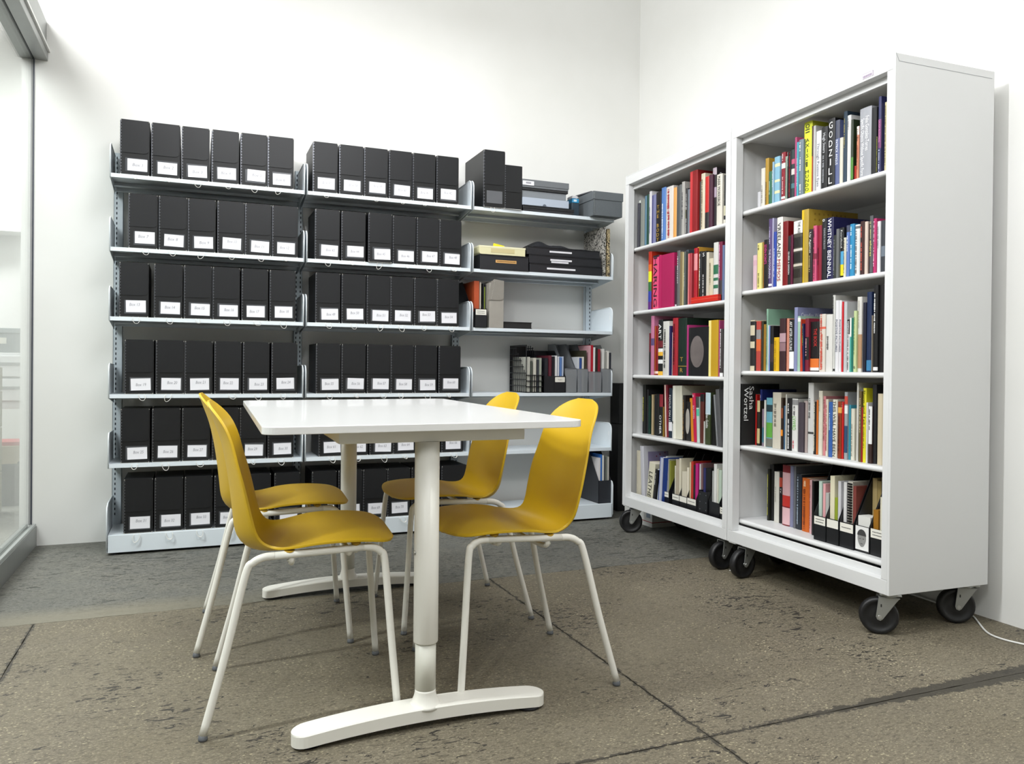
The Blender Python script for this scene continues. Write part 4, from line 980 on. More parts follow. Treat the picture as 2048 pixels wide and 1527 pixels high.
  (0.3093, 0.0693, 0.277, 0.067, 'e2dcd4', 'cream book red curved lines', [('~', 'a8202c', 0.05, 0.5), ('~', 'a8202c', 0.5, 0.95)]),
  (0.3869, 0.0302, 0.258, 0.062, 'e8a85c', 'light orange book', ()),
  (0.4152, 0.0214, 0.262, 0.064, '4a4e50', 'dark glossy grey book', ()),
  (0.437, 0.0201, 0.264, 0.065, '6a6c6c', 'grey paperback', ()),
  (0.4684, 0.0255, 0.27, 0.058, 'b0aea8', 'grey white mottled book', [('~', '2a2a3a', 0.2, 0.7)]),
  (0.4805, 0.0254, 0.235, 0.069, '1c1e22', 'black WHO WE BE book', [('WHO WE BE', 'e8e8e8', 'r', 0.12, 0.46), ('~', 'd8d83c', 0.46, 0.62), ('JEFF CHANG', 'e8e8e8', 'r', 0.64, 0.96)]),
  (0.5074, 0.0182, 0.226, 0.069, '7a808a', 'mid grey booklet', ()),
  (0.5498, 0.0588, 0.302, 0.055, '8c1418', 'thick deep red book', [('|', 'c03034', 0.0, 0.35)]),
  (0.5921, 0.0229, 0.243, 0.07, '2a2a26', 'dark patterned small book', [('~', 'c8c89a', 0.2, 0.9)]),
  (0.6174, 0.0323, 0.277, 0.069, 'dcd2ba', 'cream book with fine text', [('~', '7a6a50', 0.1, 0.95)]),
  (0.6574, 0.0296, 0.253, 0.065, 'c8241e', 'red book with black base', [('#', '1a1a1c', 0.68, 1.0)]),
  (0.7031, 0.0269, 0.251, 0.055, '4c2638', 'dark plum book', ()),
  (0.713, 0.0287, 0.282, 0.068, '2a2428', 'black and lilac tall book', [('#', 'a89aa4', 0.0, 0.12), ('~', 'e0dce0', 0.15, 0.95), ('#', 'a090a0', 0.33, 0.5)]),
  (0.7608, 0.043, 0.238, 0.056, 'e4dfd2', 'cream MARK MORRISROE book', [('MARK MORRISROE', '1a1614', 'r', 0.04, 0.62)]),
  (0.7894, 0.0207, 0.23, 0.069, '17171b', 'black book white rectangles', [('I GOT RE CAMERA I', 'e8e4d4', 'r', 0.1, 0.6), ('#', 'c8c4a8', 0.62, 0.82), ('#', 'd8d4c8', 0.9, 0.98)]),
 ]),
 (('far', 'second shelf, far bookcase', 1.2285), [
  (0.143, 0.0314, 0.317, 0.065, 'c03018', 'rainbow striped book', [('#', 'd86820', 0.22, 0.36), ('#', 'e0e028', 0.34, 0.52), ('#', '2c6a38', 0.52, 0.68), ('#', '2c3c9c', 0.68, 0.86), ('#', '5c2478', 0.86, 1.0)]),
  (0.2047, 0.0613, 0.285, 0.055, 'e8527e', 'pink black HARING book', [('#', '17121a', 0.0, 0.035), ('HARING', '17121a', 'r', 0.04, 0.96)]),
  (0.2653, 0.1418, 0.279, 0.057, 'b01a58', 'wide magenta cover book', [('|', 'b01a58', 0.0, 0.2)]),
  (0.3955, 0.0121, 0.211, 0.064, '6a4a58', 'thin dusty plum booklet', ()),
  (0.4107, 0.0129, 0.205, 0.063, '3c2030', 'narrow aubergine book', [('#', 'd0c8d0', 0.95, 0.99)]),
  (0.4207, 0.0262, 0.284, 0.066, '6a6a6a', 'black white photo book', [('~', 'e0e0e0', 0.1, 0.6)]),
  (0.4439, 0.023, 0.275, 0.069, '8a7a54', 'sandy brown book', ()),
  (0.4855, 0.0111, 0.268, 0.057, 'c8bc8c', 'thin straw booklet', ()),
  (0.5027, 0.0143, 0.268, 0.054, '5a605e', 'soft grey book', [('~', 'c8c8c8', 0.4, 0.7)]),
  (0.4959, 0.022, 0.278, 0.069, '3c4850', 'dark blue grey book', ()),
  (0.5409, 0.027, 0.253, 0.054, 'b03c44', 'rose red book', [('|', 'd87a7c', 0.0, 0.4)]),
  (0.5484, 0.017, 0.199, 0.068, 'e2dacb', 'short white red text book', [('~', 'b83c3c', 0.3, 0.9)]),
  (0.5842, 0.0264, 0.273, 0.056, 'b41e2c', 'crimson book', [('#', 'd8888c', 0.1, 0.4)]),
  (0.5962, 0.0149, 0.278, 0.067, 'c89a3c', 'golden yellow tall book', ()),
  (0.6126, 0.0217, 0.254, 0.067, '1c1e20', 'black white lettered paperback', [('~', 'f0f0f0', 0.05, 0.7)]),
  (0.6334, 0.035, 0.251, 0.068, '121314', 'black book letter S', [('S', 'e8e8e8', 'u', 0.03, 0.1), ('~', 'd0d0d0', 0.45, 0.95)]),
  (0.6771, 0.0198, 0.241, 0.063, 'd4cdbc', 'off white paper book', ()),
  (0.6907, 0.0333, 0.209, 0.068, 'd8cfb4', 'cream book with dark band', [('~', '8a8068', 0.1, 0.6)]),
  (0.7407, 0.0357, 0.277, 0.057, 'dcdcd6', 'white book green stripes', [('#', '2c6a4c', 0.38, 0.54), ('#', '2c6a4c', 0.6, 0.65), ('#', '2c6a4c', 0.72, 0.78)]),
  (0.7676, 0.0296, 0.277, 0.065, '7a1c40', 'maroon pink title book', [('~', 'e8a8c8', 0.05, 0.6), ('#', '3a3034', 0.65, 0.98)]),
  (0.8078, 0.0158, 0.256, 0.059, '6a7aa0', 'blue grey end book', ()),
 ]),
 (('far', 'third shelf, far bookcase', 0.875), [
  (0.1554, 0.0158, 0.227, 0.068, '6c1220', 'thin garnet book', [('#', '151214', 0.45, 1.0)]),
  (0.1754, 0.0313, 0.319, 0.066, 'cc7ca0', 'tall candy pink book', [('#', '5a4a78', 0.38, 0.5)]),
  (0.2167, 0.0379, 0.263, 0.062, '8c1c1c', 'brick red gold line book', [('|', 'a8641c', 0.3, 0.45), ('#', 'f0d8d0', 0.92, 0.97)]),
  (0.2552, 0.0442, 0.294, 0.062, '1c1c1e', 'black ART block letter book', [('ART', 'f4f4f4', 'r', 0.08, 0.35), ('#', '6a1c24', 0.38, 0.5), ('#', 'e8e8e8', 0.52, 0.58), ('#', 'e8b43c', 0.58, 0.65), ('#', 'e8e8e8', 0.72, 0.79), ('#', 'e8b43c', 0.93, 1.0)]),
  (0.3142, 0.0581, 0.282, 0.054, 'e2e0da', 'broad white book', [('~', '4a4a4a', 0.15, 0.85)]),
  (0.3745, 0.0134, 0.256, 0.055, '1c1c58', 'navy blue narrow book', ()),
  (0.3749, 0.0134, 0.222, 0.064, 'e6e6e8', 'white slim booklet', ()),
  (0.3929, 0.0461, 0.295, 0.062, 'ac2430', 'strong red book', [('~', '3c0c14', 0.1, 0.8)]),
  (0.4317, 0.0805, 0.292, 0.068, '12281f', 'deep green gold line book', [('T', 'b89440', 'u', 0.68, 0.75), ('#', 'b89440', 0.83, 0.84), ('R', 'b89440', 'u', 0.87, 0.94)]),
  (0.5193, 0.0147, 0.254, 0.064, 'b43478', 'magenta edged book', ()),
  (0.5465, 0.1665, 0.238, 0.056, '1a1a1c', 'wide black portrait cover book', [('oval', '6a6260')]),
  (0.7088, 0.0713, 0.266, 0.06, 'c8a020', 'amber yellow book', [('|', 'efe08c', 0.0, 0.28)]),
  (0.7723, 0.0126, 0.264, 0.066, 'b44a7c', 'rose magenta booklet', ()),
  (0.7914, 0.0222, 0.222, 0.062, '4a4444', 'black white worn book', [('~', 'f0f0f0', 0.0, 0.8), ('#', 'f0f0f0', 0.92, 1.0)]),
 ]),
 (('far', 'fourth shelf, far bookcase', 0.547), [
  (0.0396, 0.0298, 0.272, 0.1, '181a18', 'black yellow lettered book', [('~', 'b8b83c', 0.25, 0.75)]),
  (0.0508, 0.029, 0.246, 0.112, '26262a', 'black photo strip book', [('~', '9a9a9a', 0.1, 0.6)]),
  (0.0848, 0.0187, 0.212, 0.11, '143830', 'bottle green book', ()),
  (0.1363, 0.027, 0.221, 0.097, '8a7a5c', 'tan brown book', [('|', 'c8b48c', 0.5, 0.75)]),
  (0.1546, 0.0204, 0.219, 0.103, '181a20', 'black narrow volume', ()),
  (0.1825, 0.0291, 0.225, 0.099, '151515', 'plain black paperback', ()),
  (0.2046, 0.0354, 0.225, 0.104, '161616', 'black white serif book', [('OTHER', 'f4f4f4', 'r', 0.5, 0.95), ('#', '8c2430', 0.0, 0.3)]),
  (0.2572, 0.0154, 0.16, 0.095, '8a6c20', 'thin bronze book', ()),
  (0.2792, 0.0353, 0.277, 0.093, '7c1c2c', 'maroon white striped book', [('|', 'e4d4c4', 0.35, 0.65)]),
  (0.3132, 0.0289, 0.261, 0.095, '1c2c3c', 'navy FOCUS ON book', [('FOCUS ON LI', 'e8e8e8', 'r', 0.14, 0.66), ('#', 'e0e0e4', 0.68, 0.86)]),
  (0.3347, 0.0178, 0.253, 0.101, 'c8ccca', 'grey white torn book', [('#', '2a2a2a', 0.65, 0.7)]),
  (0.3766, 0.0781, 0.275, 0.086, 'dedcca', 'thick ivory volume', [('|', 'e8e6d8', 0.0, 0.3)]),
  (0.4632, 0.021, 0.229, 0.082, '201c1a', 'black gold emblem book', [('~', 'c89a4c', 0.1, 0.95)]),
  (0.4753, 0.0538, 0.197, 0.089, '22201f', 'black figure photo book', [('oval', 'a8a49c')]),
  (0.5288, 0.0212, 0.216, 0.09, 'e08a20', 'orange slanted book', ()),
  (0.562, 0.024, 0.242, 0.082, 'c81c4c', 'crimson SEX DESIGN book', [('SEX DESIGN', 'f4c8d4', 'r', 0.25, 0.52), ('o', 'f0f0f0', 'u', 0.03, 0.08)]),
  (0.5918, 0.0215, 0.226, 0.08, 'c8dcd4', 'white mint blotch book', [('#', '50b89c', 0.27, 0.42), ('#', '3a3a38', 0.0, 0.24)]),
  (0.6063, 0.0317, 0.24, 0.085, '5c2c24', 'chestnut brown book', [('#', '121214', 0.0, 0.15)]),
  (0.6449, 0.0085, 0.109, 0.082, 'd8d8d0', 'thin white low leaflet', ()),
  (0.6717, 0.0387, 0.25, 0.07, '3a4424', 'wide green Nan Goldin book', [('#', 'b8ccd4', 0.0, 0.42), ('Nan Goldin', 'f2f2f2', 'r', 0.4, 0.68)]),
  (0.6964, 0.0528, 0.233, 0.08, '141412', 'black wide shadowed book', ()),
  (0.7712, 0.0101, 0.243, 0.066, '8a8c90', 'light grey leaning folder', ()),
  (0.782, 0.0259, 0.268, 0.067, '5c5c5e', 'ash grey leaning binder', ()),
 ]),
 (('far', 'bottom shelf, far bookcase', 0.172), [
  (0.0487, 0.049, 0.281, 0.06, 'cfc8b4', 'cream yellowed binder', ()),
  (0.1152, 0.036, 0.311, 0.054, 'c8c8d0', 'white board purple art', ()),
  (0.1504, 0.0625, 0.229, 0.06, 'e4e0c8', 'cream LEATHER! book', [('LEATHER!', '151515', 'r', 0.22, 0.98)]),
  (0.2336, 0.0266, 0.203, 0.05, '1c1c20', 'black slanted notebook', [('~', 'd0d0d0', 0.1, 0.4)]),
  (0.2448, 0.0205, 0.204, 0.061, 'c8d4dc', 'pale blue leaflet', ()),
  (0.2851, 0.0362, 0.272, 0.05, '2c4a9c', 'blue folder', [('|', 'b8bccc', 0.35, 1.0)]),
 ]),
]

# ================================================================== table
TW = mat('eaeae9', 0.22, 0.0, 0.5, coat=0.2)
TE = mat('e2e1d8', 0.4)
PC = mat('eceae2', 0.38)
tb = thing('table', 'white rectangular table with rounded corners on two T shaped legs', 'table', (0.95, -1.58, 0))
def L(x, y): return (x-0.95, y+1.58)
cn = [L(0.514, -2.286), L(1.349, -2.256), L(1.392, -0.842), L(0.557, -0.912)]
def round_quad(cn, rs, n=8):
    out = []
    for i in range(4):
        p = Vector(cn[i]); a = (Vector(cn[i-1])-p).normalized(); b = (Vector(cn[(i+1) % 4])-p).normalized(); r = rs[i]
        for k in range(n+1):
            t = 0.5*PI*k/n
            out.append(tuple(p+(a+b)*r-a*r*math.sin(t)-b*r*math.cos(t)))
    return out
top = round_quad(cn, (0.035, 0.055, 0.045, 0.03))
MB().prism(top, 'z', 0.7515, 0.7695).build('table_top', TW, tb, bevel=0.0014)
rx0, rx1 = 0.70, 1.190; dxf = 0.035
m = MB()
def beam(ax, ay, bx, by, w2, z0, z1):
    p, q = Vector(L(ax, ay)), Vector(L(bx, by)); d = (q-p).normalized(); n = Vector((-d.y, d.x))*w2
    m.prism([tuple(p), tuple(q), tuple(q+n), tuple(p+n)], 'z', z0, z1)
beam(rx0, -2.20, rx1, -2.20, 0.05, 0.7185, 0.7475)
beam(rx0+dxf, -0.97, rx1+dxf, -0.97, 0.05, 0.7185, 0.7475)
beam(rx1-0.02, -2.199, rx1+dxf-0.02, -0.93, 0.02, 0.719, 0.747)
beam(rx0, -2.199, rx0+dxf, -0.93, -0.02, 0.719, 0.747)
m.build('underframe', PC, tb, bevel=0.001, seg=1, fix=True)
m = MB()
for x, y in ((rx1-0.03, -2.19), (rx0+0.02, -2.19), (rx1, -0.96), (rx0+0.05, -0.96)):
    a, b = L(x, y); m.lathe([(0.012, 0.7475), (0.012, 0.7515)], 10, (a, b, 0))
m.build('rubber_spacer', mat('22242a', 0.6), tb)
for (cx, cy, fx0, fx1) in ((0.9277, -2.182, 0.5926, 1.2567), (0.966, -0.945, 0.6314, 1.293)):
    a, b = L(cx, cy)
    lg = MB().lathe([(0.0300, 0.2075), (0.0316, 0.210), (0.0316, 0.7185)], 28, (a, b, 0)).build('leg', PC, tb)
    MB().lathe([(0.0266, 0.085), (0.0266, 0.2078)], 28, (a, b, 0)).build('inner_tube', mat('dbdacf', 0.4), lg)
    if cy < -2:
        MB().lathe([(0.0055, -0.0005), (0.0055, 0.0025), (0.003, 0.004)], 12, (0, 0, 0), 'z').xform(Matrix.Translation((a-0.0312, b-0.004, 0.437)) @ Matrix.Rotation(-PI/2, 4, 'Y')).build('adjusting_screw', mat('b8b8b2', 0.3, 0.7), lg)
    # foot: a gently arched bar with round ends
    x0, x1 = fx0-cx, fx1-cx; hw = 0.037; n = 40
    ring = []
    vs = []; fs = []
    yo = -0.03 if cy < -2 else 0.0
    for i in range(n+1):
        t = i/n; t2 = 0.5-0.5*math.cos(PI*t); x = x0+(x1-x0)*t2
        e = min(x-x0, x1-x); h2 = hw if e >= hw else math.sqrt(max(0.0, hw*hw-(hw-e)**2))
        h2 = max(h2, 0.0005)
        u = (x-(x0+x1)/2)/((x1-x0)/2)
        zb = 0.0065+0.013*(1-u*u); zt_ = 0.036+0.016*(1-u*u)
        yc = -0.010*(u*u)
        yc = b+yc+(0.006*u if cy < -2 else 0)
        for (yy, z2) in ((yc-h2, zb), (yc-h2, zt_-0.003), (yc-h2*0.93, zt_), (yc+h2*0.93, zt_), (yc+h2, zt_-0.003), (yc+h2, zb)):
            vs.append((a+x, yy, z2))
    for i in range(n):
        for k in range(6):
            k2 = (k+1) % 6; fs.append((i*6+k, (i+1)*6+k, (i+1)*6+k2, i*6+k2))
    fs.append(tuple(range(6))); fs.append(tuple(n*6+k for k in range(5, -1, -1)))
    ft = MB().add(vs, fs, False); ft = ft.build('foot', PC, tb, fix=True)
    prof = [(0.0266+0.016*(1-s)**2.2, 0.046+0.042*s) for s in [k/8 for k in range(9)]]
    fl_ = MB().lathe(prof, 28, (a, b, 0)); fl_.build('foot_collar', PC, ft)
    for sx in (x0+0.045, x1-0.045):
        MB().lathe([(0.030, 0.0), (0.031, 0.0075)], 20, (a+sx, b-0.009, 0)).build('floor_pad', mat('15151a', 0.6), ft)

# ================================================================== chairs
YEL = mat('cfa91c', 0.42, 0.0, 0.45, grain=0.02, bump=0.05, scale=400)
LEG = mat('eceae2', 0.36)
PAD = mat('5d6064', 0.5)
def spline(pts, per):
    out = []
    n = len(pts)
    for i in range(n-1):
        p0 = pts[max(i-1, 0)]; p1 = pts[i]; p2 = pts[i+1]; p3 = pts[min(i+2, n-1)]
        for k in range(per):
            t = k/per
            out.append(tuple(0.5*((2*p1[j])+(-p0[j]+p2[j])*t+(2*p0[j]-5*p1[j]+4*p2[j]-p3[j])*t*t+(-p0[j]+3*p1[j]-3*p2[j]+p3[j])*t**3) for j in range(len(p1))))
    out.append(tuple(pts[-1])); return out
def chair_proto():
    # local frame: +x forward, origin on the floor between the rear feet (rear feet at x = 0)
    # (x, z, half width, edge lift)
    K = [(.478, .438, .186, .476, .4375), (.468, .4470, .192, .467, .4460), (.43, .457, .202, .43, .4545), (.375, .4615, .209, .375, .4595), (.31, .4565, .212, .31, .4600),
         (.245, .443, .209, .255, .4560), (.190, .428, .200, .215, .4490), (.140, .4185, .185, .178, .4450), (.102, .421, .170, .150, .4490), (.076, .4395, .168, .131, .461),
         (.062, .47, .176, .117, .486), (.056, .52, .183, .105, .532), (.049, .58, .183, .091, .592), (.038, .65, .172, .073, .655), (.023, .715, .160, .056, .717),
         (.004, .77, .148, .032, .769), (-.006, .80, .141, .012, .800), (-.009, .812, .139, .002, .812)]
    S = spline(K, 12); m_ = 18
    ac = [0.0]
    for i in range(1, len(S)): ac.append(ac[-1]+math.hypot(S[i][0]-S[i-1][0], S[i][1]-S[i-1][1]))
    def at(d):
        k = 1
        while k < len(ac)-1 and ac[k] < d: k += 1
        f = (d-ac[k-1])/max(ac[k]-ac[k-1], 1e-9); return tuple(S[k-1][q]*(1-f)+S[k][q]*f for q in range(5))
    ds = [0.0, .001, .003, .006, .010, .016, .024, .034, .046, .060]
    ds = ds+[.06+(ac[-1]-.145)*k/42 for k in range(1, 42)]+[ac[-1]-d for d in (.085, .070, .056, .043, .032, .022, .014, .008, .004, .0015, 0.0)]
    S = [at(d) for d in ds]; n = len(S)
    arc = [0.0]
    for i in range(1, n): arc.append(arc[-1]+math.hypot(S[i][0]-S[i-1][0], S[i][1]-S[i-1][1]))
    Lt = arc[-1]
    def wmod(d, r, e):
        return 1.0 if d >= r else max(0.34, (1-(1-d/r)**e)**(1/e))
    vs = []
    for i, (x, z, w2, ex, ez) in enumerate(S):
        ww = w2*min(wmod(arc[i], 0.062, 2.5), wmod(Lt-arc[i], 0.080, 2.5))
        for k in range(m_+1):
            v = -1+2*k/m_; v = math.copysign(abs(v)**0.85, v)
            q = (abs(v)*ww/w2)**2.1
            vs.append((x+(ex-x)*q, ww*v, z+(ez-z)*q))
    fs = [(i*(m_+1)+k, i*(m_+1)+k+1, (i+1)*(m_+1)+k+1, (i+1)*(m_+1)+k) for i in range(n-1) for k in range(m_)]
    r = bpy.data.objects.new('chair', None); COL.objects.link(r); r.empty_display_size = 0.05
    sh = MB(); sh.add(vs, fs, True)
    sh = sh.build('seat_shell', YEL, r)
    so = sh.modifiers.new('thick', 'SOLIDIFY'); so.thickness = 0.0065; so.offset = 0.0
    bv = sh.modifiers.new('edge', 'BEVEL'); bv.width = 0.0026; bv.segments = 2; bv.limit_method = 'ANGLE'; bv.angle_limit = 0.9
    R = 0.0098
    for s in (-1, 1):
        yr, yf, yt = 0.225*s, 0.228*s, 0.190*s
        rear = spline([(0.0, yr, 0.012), (0.050, yr-0.016*s, 0.20), (0.094, yt+0.003*s, 0.385), (0.112, yt, 0.414), (0.138, yt, 0.4265), (0.165, yt, 0.4285)], 5)
        front = spline([(0.473, yf, 0.012), (0.457, yf-0.018*s, 0.20), (0.441, yt+0.003*s, 0.395), (0.430, yt, 0.424), (0.41, yt, 0.4365), (0.385, yt, 0.4385)], 5)
        for pth in (rear, front):
            lg = MB().tube(pth, R, 12).build('leg', LEG, r)
            p = pth[0]; m = MB().lathe([(0.0105, 0.0), (0.0113, 0.003), (0.0113, 0.0075), (0.0098, 0.009), (0.0098, 0.014)], 14, (p[0], p[1], 0))
            m.build('foot_cap', PAD, lg)
        MB().tube([(0.164, yt, 0.4285), (0.386, yt, 0.4385)], R, 12).build('side_rail', LEG, r)
    for x, z in ((0.205, 0.408), (0.350, 0.424)):
        MB().tube(spline([(x, -0.188, z+0.018), (x, -0.15, z-0.006), (x, 0.15, z-0.006), (x, 0.188, z+0.018)], 5), 0.0075, 10).build('cross_bar', LEG, r)
    for x, z in ((0.200, 0.4360), (0.366, 0.4500)):
        for s in (-1, 1):
            MB().lathe([(0.010, z-0.008), (0.014, z+0.004)], 12, (x, 0.186*s, 0)).build('seat_mount', mat('b08a14', 0.5), r)
            MB().lathe([(0.004, z-0.026), (0.006, z-0.024), (0.006, z-0.020)], 8, (x, 0.186*s, 0)).build('screw', mat('c9c7bb', 0.4), r)
    return r
ch0 = chair_proto()
CH = [((0.4205, -1.862), -5.5, 'yellow shell chair nearest the camera on the left of the table'),
      ((0.406, -1.285), -4.4, 'yellow shell chair on the left of the table, behind the nearest one'),
      ((1.510, -1.927), 179.3, 'yellow shell chair right of the table, nearer one, seat passing behind the leg'),
      ((1.518, -1.311), 179.6, 'yellow shell chair right of the table, farther one, close to the shelving')]
for i, (r_, deg, lab) in enumerate(CH):
    c = ch0 if i == 0 else copy_tree(ch0)
    c.location = (r_[0], r_[1], 0.0002); c.rotation_euler = (0, 0, math.radians(deg))
    tag(c, lab, 'chair', 'yellow shell chairs around the white table')

# ================================================================== bookcases
ANG = -0.030306
B0 = Vector((2.62214, -0.32106, 0.0))
TXv = Vector((math.sin(ANG), -math.cos(ANG), 0)); NXv = Vector((math.cos(ANG), math.sin(ANG), 0))
BRZ = ANG-PI/2
def BL(s, t, z): return tuple(B0+TXv*s+NXv*t+Vector((0, 0, z)))
CW = mat('d8d9d9', 0.42, 0.0, 0.5, grain=0.012, scale=3)
CD = 0.4646; ZB, ZT = 0.1462, 1.983
WHEEL = mat('141416', 0.45, grain=0.2, scale=50); STEEL = mat('a8aaa8', 0.38, 0.75); HUB = mat('1d1d20', 0.35)
def caster(parent, x, y, rot):
    """swivel caster: pivot under the carcass, wheel trailing along its own -x"""
    c = MB()
    c.box(-0.034, -0.034, ZB-0.006, 0.034, 0.034, ZB-0.0005)
    c.lathe([(0.026, ZB-0.016), (0.026, ZB-0.006)], 16)
    for s in (-1, 1):
        y0 = 0.0235*s
        P_ = [(-0.036, ZB-0.014), (0.030, ZB-0.014), (0.018, ZB-0.030), (-0.022, 0.056), (-0.030, 0.050), (-0.040, 0.054), (-0.044, 0.064)]
        c.prism(P_, 'y', y0-0.0015, y0+0.0015)
    c.box(-0.036, -0.025, ZB-0.017, 0.030, 0.025, ZB-0.013)
    o = c.build('caster', STEEL, parent, bevel=0.0006, seg=1, fix=True)
    o.location = (x, y, 0); o.rotation_euler = (0, 0, rot)
    wc = (-0.032, 0, 0.063); R = 0.0628
    prof = [(0.020, -0.014), (0.030, -0.012), (0.046, -0.012), (0.050, -0.0155), (R-0.004, -0.0155), (R, -0.011), (R, 0.011), (R-0.004, 0.0155), (0.050, 0.0155), (0.046, 0.012), (0.030, 0.012), (0.020, 0.014)]
    m = MB().lathe(prof, 32, wc, 'y'); m.build('wheel', WHEEL, o, fix=True)
    m = MB().lathe([(0.0065, -0.027), (0.0065, 0.027)], 10, wc, 'y'); m.build('axle', mat('c4c6c4', 0.3, 0.8), o, fix=True)
    for s in (-1, 1): MB().box(-0.030, 0.0252*s-0.0003, 0.098, -0.026, 0.0252*s+0.0003, 0.108).build('fork_slot', mat('1a1a1a', 0.6), o)
    return o
def bookcase(label, s0, W, shelves, botz, casters, plate):
    b = thing('bookcase', label, 'bookcase', BL(s0, 0, 0), BRZ, 'white steel bookcases on wheels along the right wall')
    st = 0.036; g = 0.0016
    MB().box(g, 0.0, ZB, g+0.010, CD, ZT).build('side_panel', CW, b, bevel=0.0012)
    MB().box(W-g-0.010, 0.0, ZB, W-g, CD, ZT).build('side_panel', CW, b, bevel=0.0012)
    MB().box(g+0.010, CD-0.012, ZB, W-g-0.010, CD-0.004, ZT-0.003).build('back_panel', CW, b)
    MB().box(g+0.010, 0.0, ZT-0.004, W-g-0.010, CD-0.0125, ZT-0.0005).box(g+0.011, 0.055, ZT-0.06, W-g-0.011, CD-0.013, ZT-0.056).build('top_panel', CW, b)
    for x0, x1 in ((g+0.0101, st), (W-st, W-g-0.0101)):
        MB().box(x0, 0.0, ZB+0.051, x1, 0.038, ZT-0.0525).build('stile', CW, b, bevel=0.001, seg=1)
    MB().box(g+0.0101, -0.0004, ZT-0.0520, W-g-0.0101, 0.034, ZT-0.0045).build('top_rail', CW, b, bevel=0.001, seg=1)
    MB().box(st-0.004, 0.0345, ZT-0.076, W-st+0.004, 0.052, ZT-0.0045).box(st-0.004, 0.030, ZT-0.078, W-st+0.004, 0.036, ZT-0.070).build('door_track', CW, b, bevel=0.001, seg=1)
    MB().box(g+0.0101, 0.0, ZB, W-g-0.0101, 0.040, ZB+0.0505).box(g+0.0101, 0.034, ZB+0.05, W-g-0.0101, 0.040, ZB+0.0745).build('bottom_rail', CW, b, bevel=0.0015)
    MB().box(g+0.011, 0.041, ZB+0.004, W-g-0.011, CD-0.013, ZB+0.012).build('bottom_pan', CW, b)
    for z in list(shelves)+([botz] if botz else []):
        x0, x1 = 0.0125, W-0.0125; r = 0.010; y0 = 0.0405
        nose = [(y0+r-r*math.cos(a)*1.0, z-r+r*math.sin(a)) for a in [PI*(0.5-k/8) for k in range(0, 9)]]
        P_ = [(CD-0.014, z)]+[(y0+r-r*math.cos(a), z-r+r*math.sin(a)) for a in [0.5*PI-PI*k/8 for k in range(9)]]+[(y0+0.016, z-0.020), (y0+0.016, z-0.0025), (CD-0.018, z-0.0025), (CD-0.018, z-0.022), (CD-0.014, z-0.022)]
        sh = MB().prism(P_, 'x', x0, x1)
        for i in range(len(sh.sm)): sh.sm[i] = False
        sh = sh.build('shelf', CW, b, fix=True)
        for xx in (x0+0.001, x1-0.009):
            MB().prism([(0.052, z-0.003), (0.085, z-0.003), (0.052, z-0.028)], 'x', xx, xx+0.008).build('shelf_bracket', mat('5a5c60', 0.5), sh)
    MB().box(0.010, 0.40, ZB-0.004, W-0.010, 0.44, ZB-0.0003).box(0.012, 0.002, ZB-0.004, 0.06, 0.03, ZB-0.0003).build('base_flange', mat('cfd0ce', 0.4), b)
    for (cx, cy, rot) in casters: caster(b, cx, cy, rot)
    if plate:
        x_ = W-g+0.0002
        MB().prism([(0.003, ZT-0.001), (0.016, ZT-0.026), (CD-0.012, ZT-0.026), (CD-0.012, ZT-0.0275), (0.0152, ZT-0.0275), (0.0015, ZT-0.001)], 'x', x_-0.0004, x_+0.0003).build('folded_seam', mat('8e9094', 0.5), b, fix=True)
        np_ = MB().box(W-0.142, -0.0022, ZT-0.0435, W-0.094, -0.0005, ZT-0.0265).build('nameplate', mat('cfc8d2', 0.3, 0.3), b)
        t = MB()
        x = W-0.139
        while x < W-0.099: t.box(x, -0.0026, ZT-0.0415, x+0.0032, -0.0023, ZT-0.0335); x += 0.0045
        t.box(W-0.142, -0.0026, ZT-0.0275, W-0.094, -0.0023, ZT-0.0265).box(W-0.096, -0.0026, ZT-0.0435, W-0.094, -0.0023, ZT-0.0265)
        t.build('print', mat('8a7c90', 0.4), np_)
    return b
W1, W2 = 0.9446, 0.8838
bookcase('far white steel bookcase on casters, next to the steel shelving', 0.0, W1, (1.582, 1.2285, 0.875, 0.547), None,
         ((0.072, 0.052, math.radians(70)), (W1-0.07, 0.055, math.radians(92)), (0.07, CD-0.07, math.radians(60)), (W1-0.08, CD-0.08, math.radians(100))), False)
bookcase('near white steel bookcase on casters, closest to the camera', W1, W2, (1.6105, 1.257, 0.9035, 0.5735), 0.246,
         ((0.082, 0.052, math.radians(95)), (W2-0.042, 0.045, math.radians(52)), (0.07, CD-0.07, math.radians(80)), (W2-0.045, CD-0.055, math.radians(62))), True)

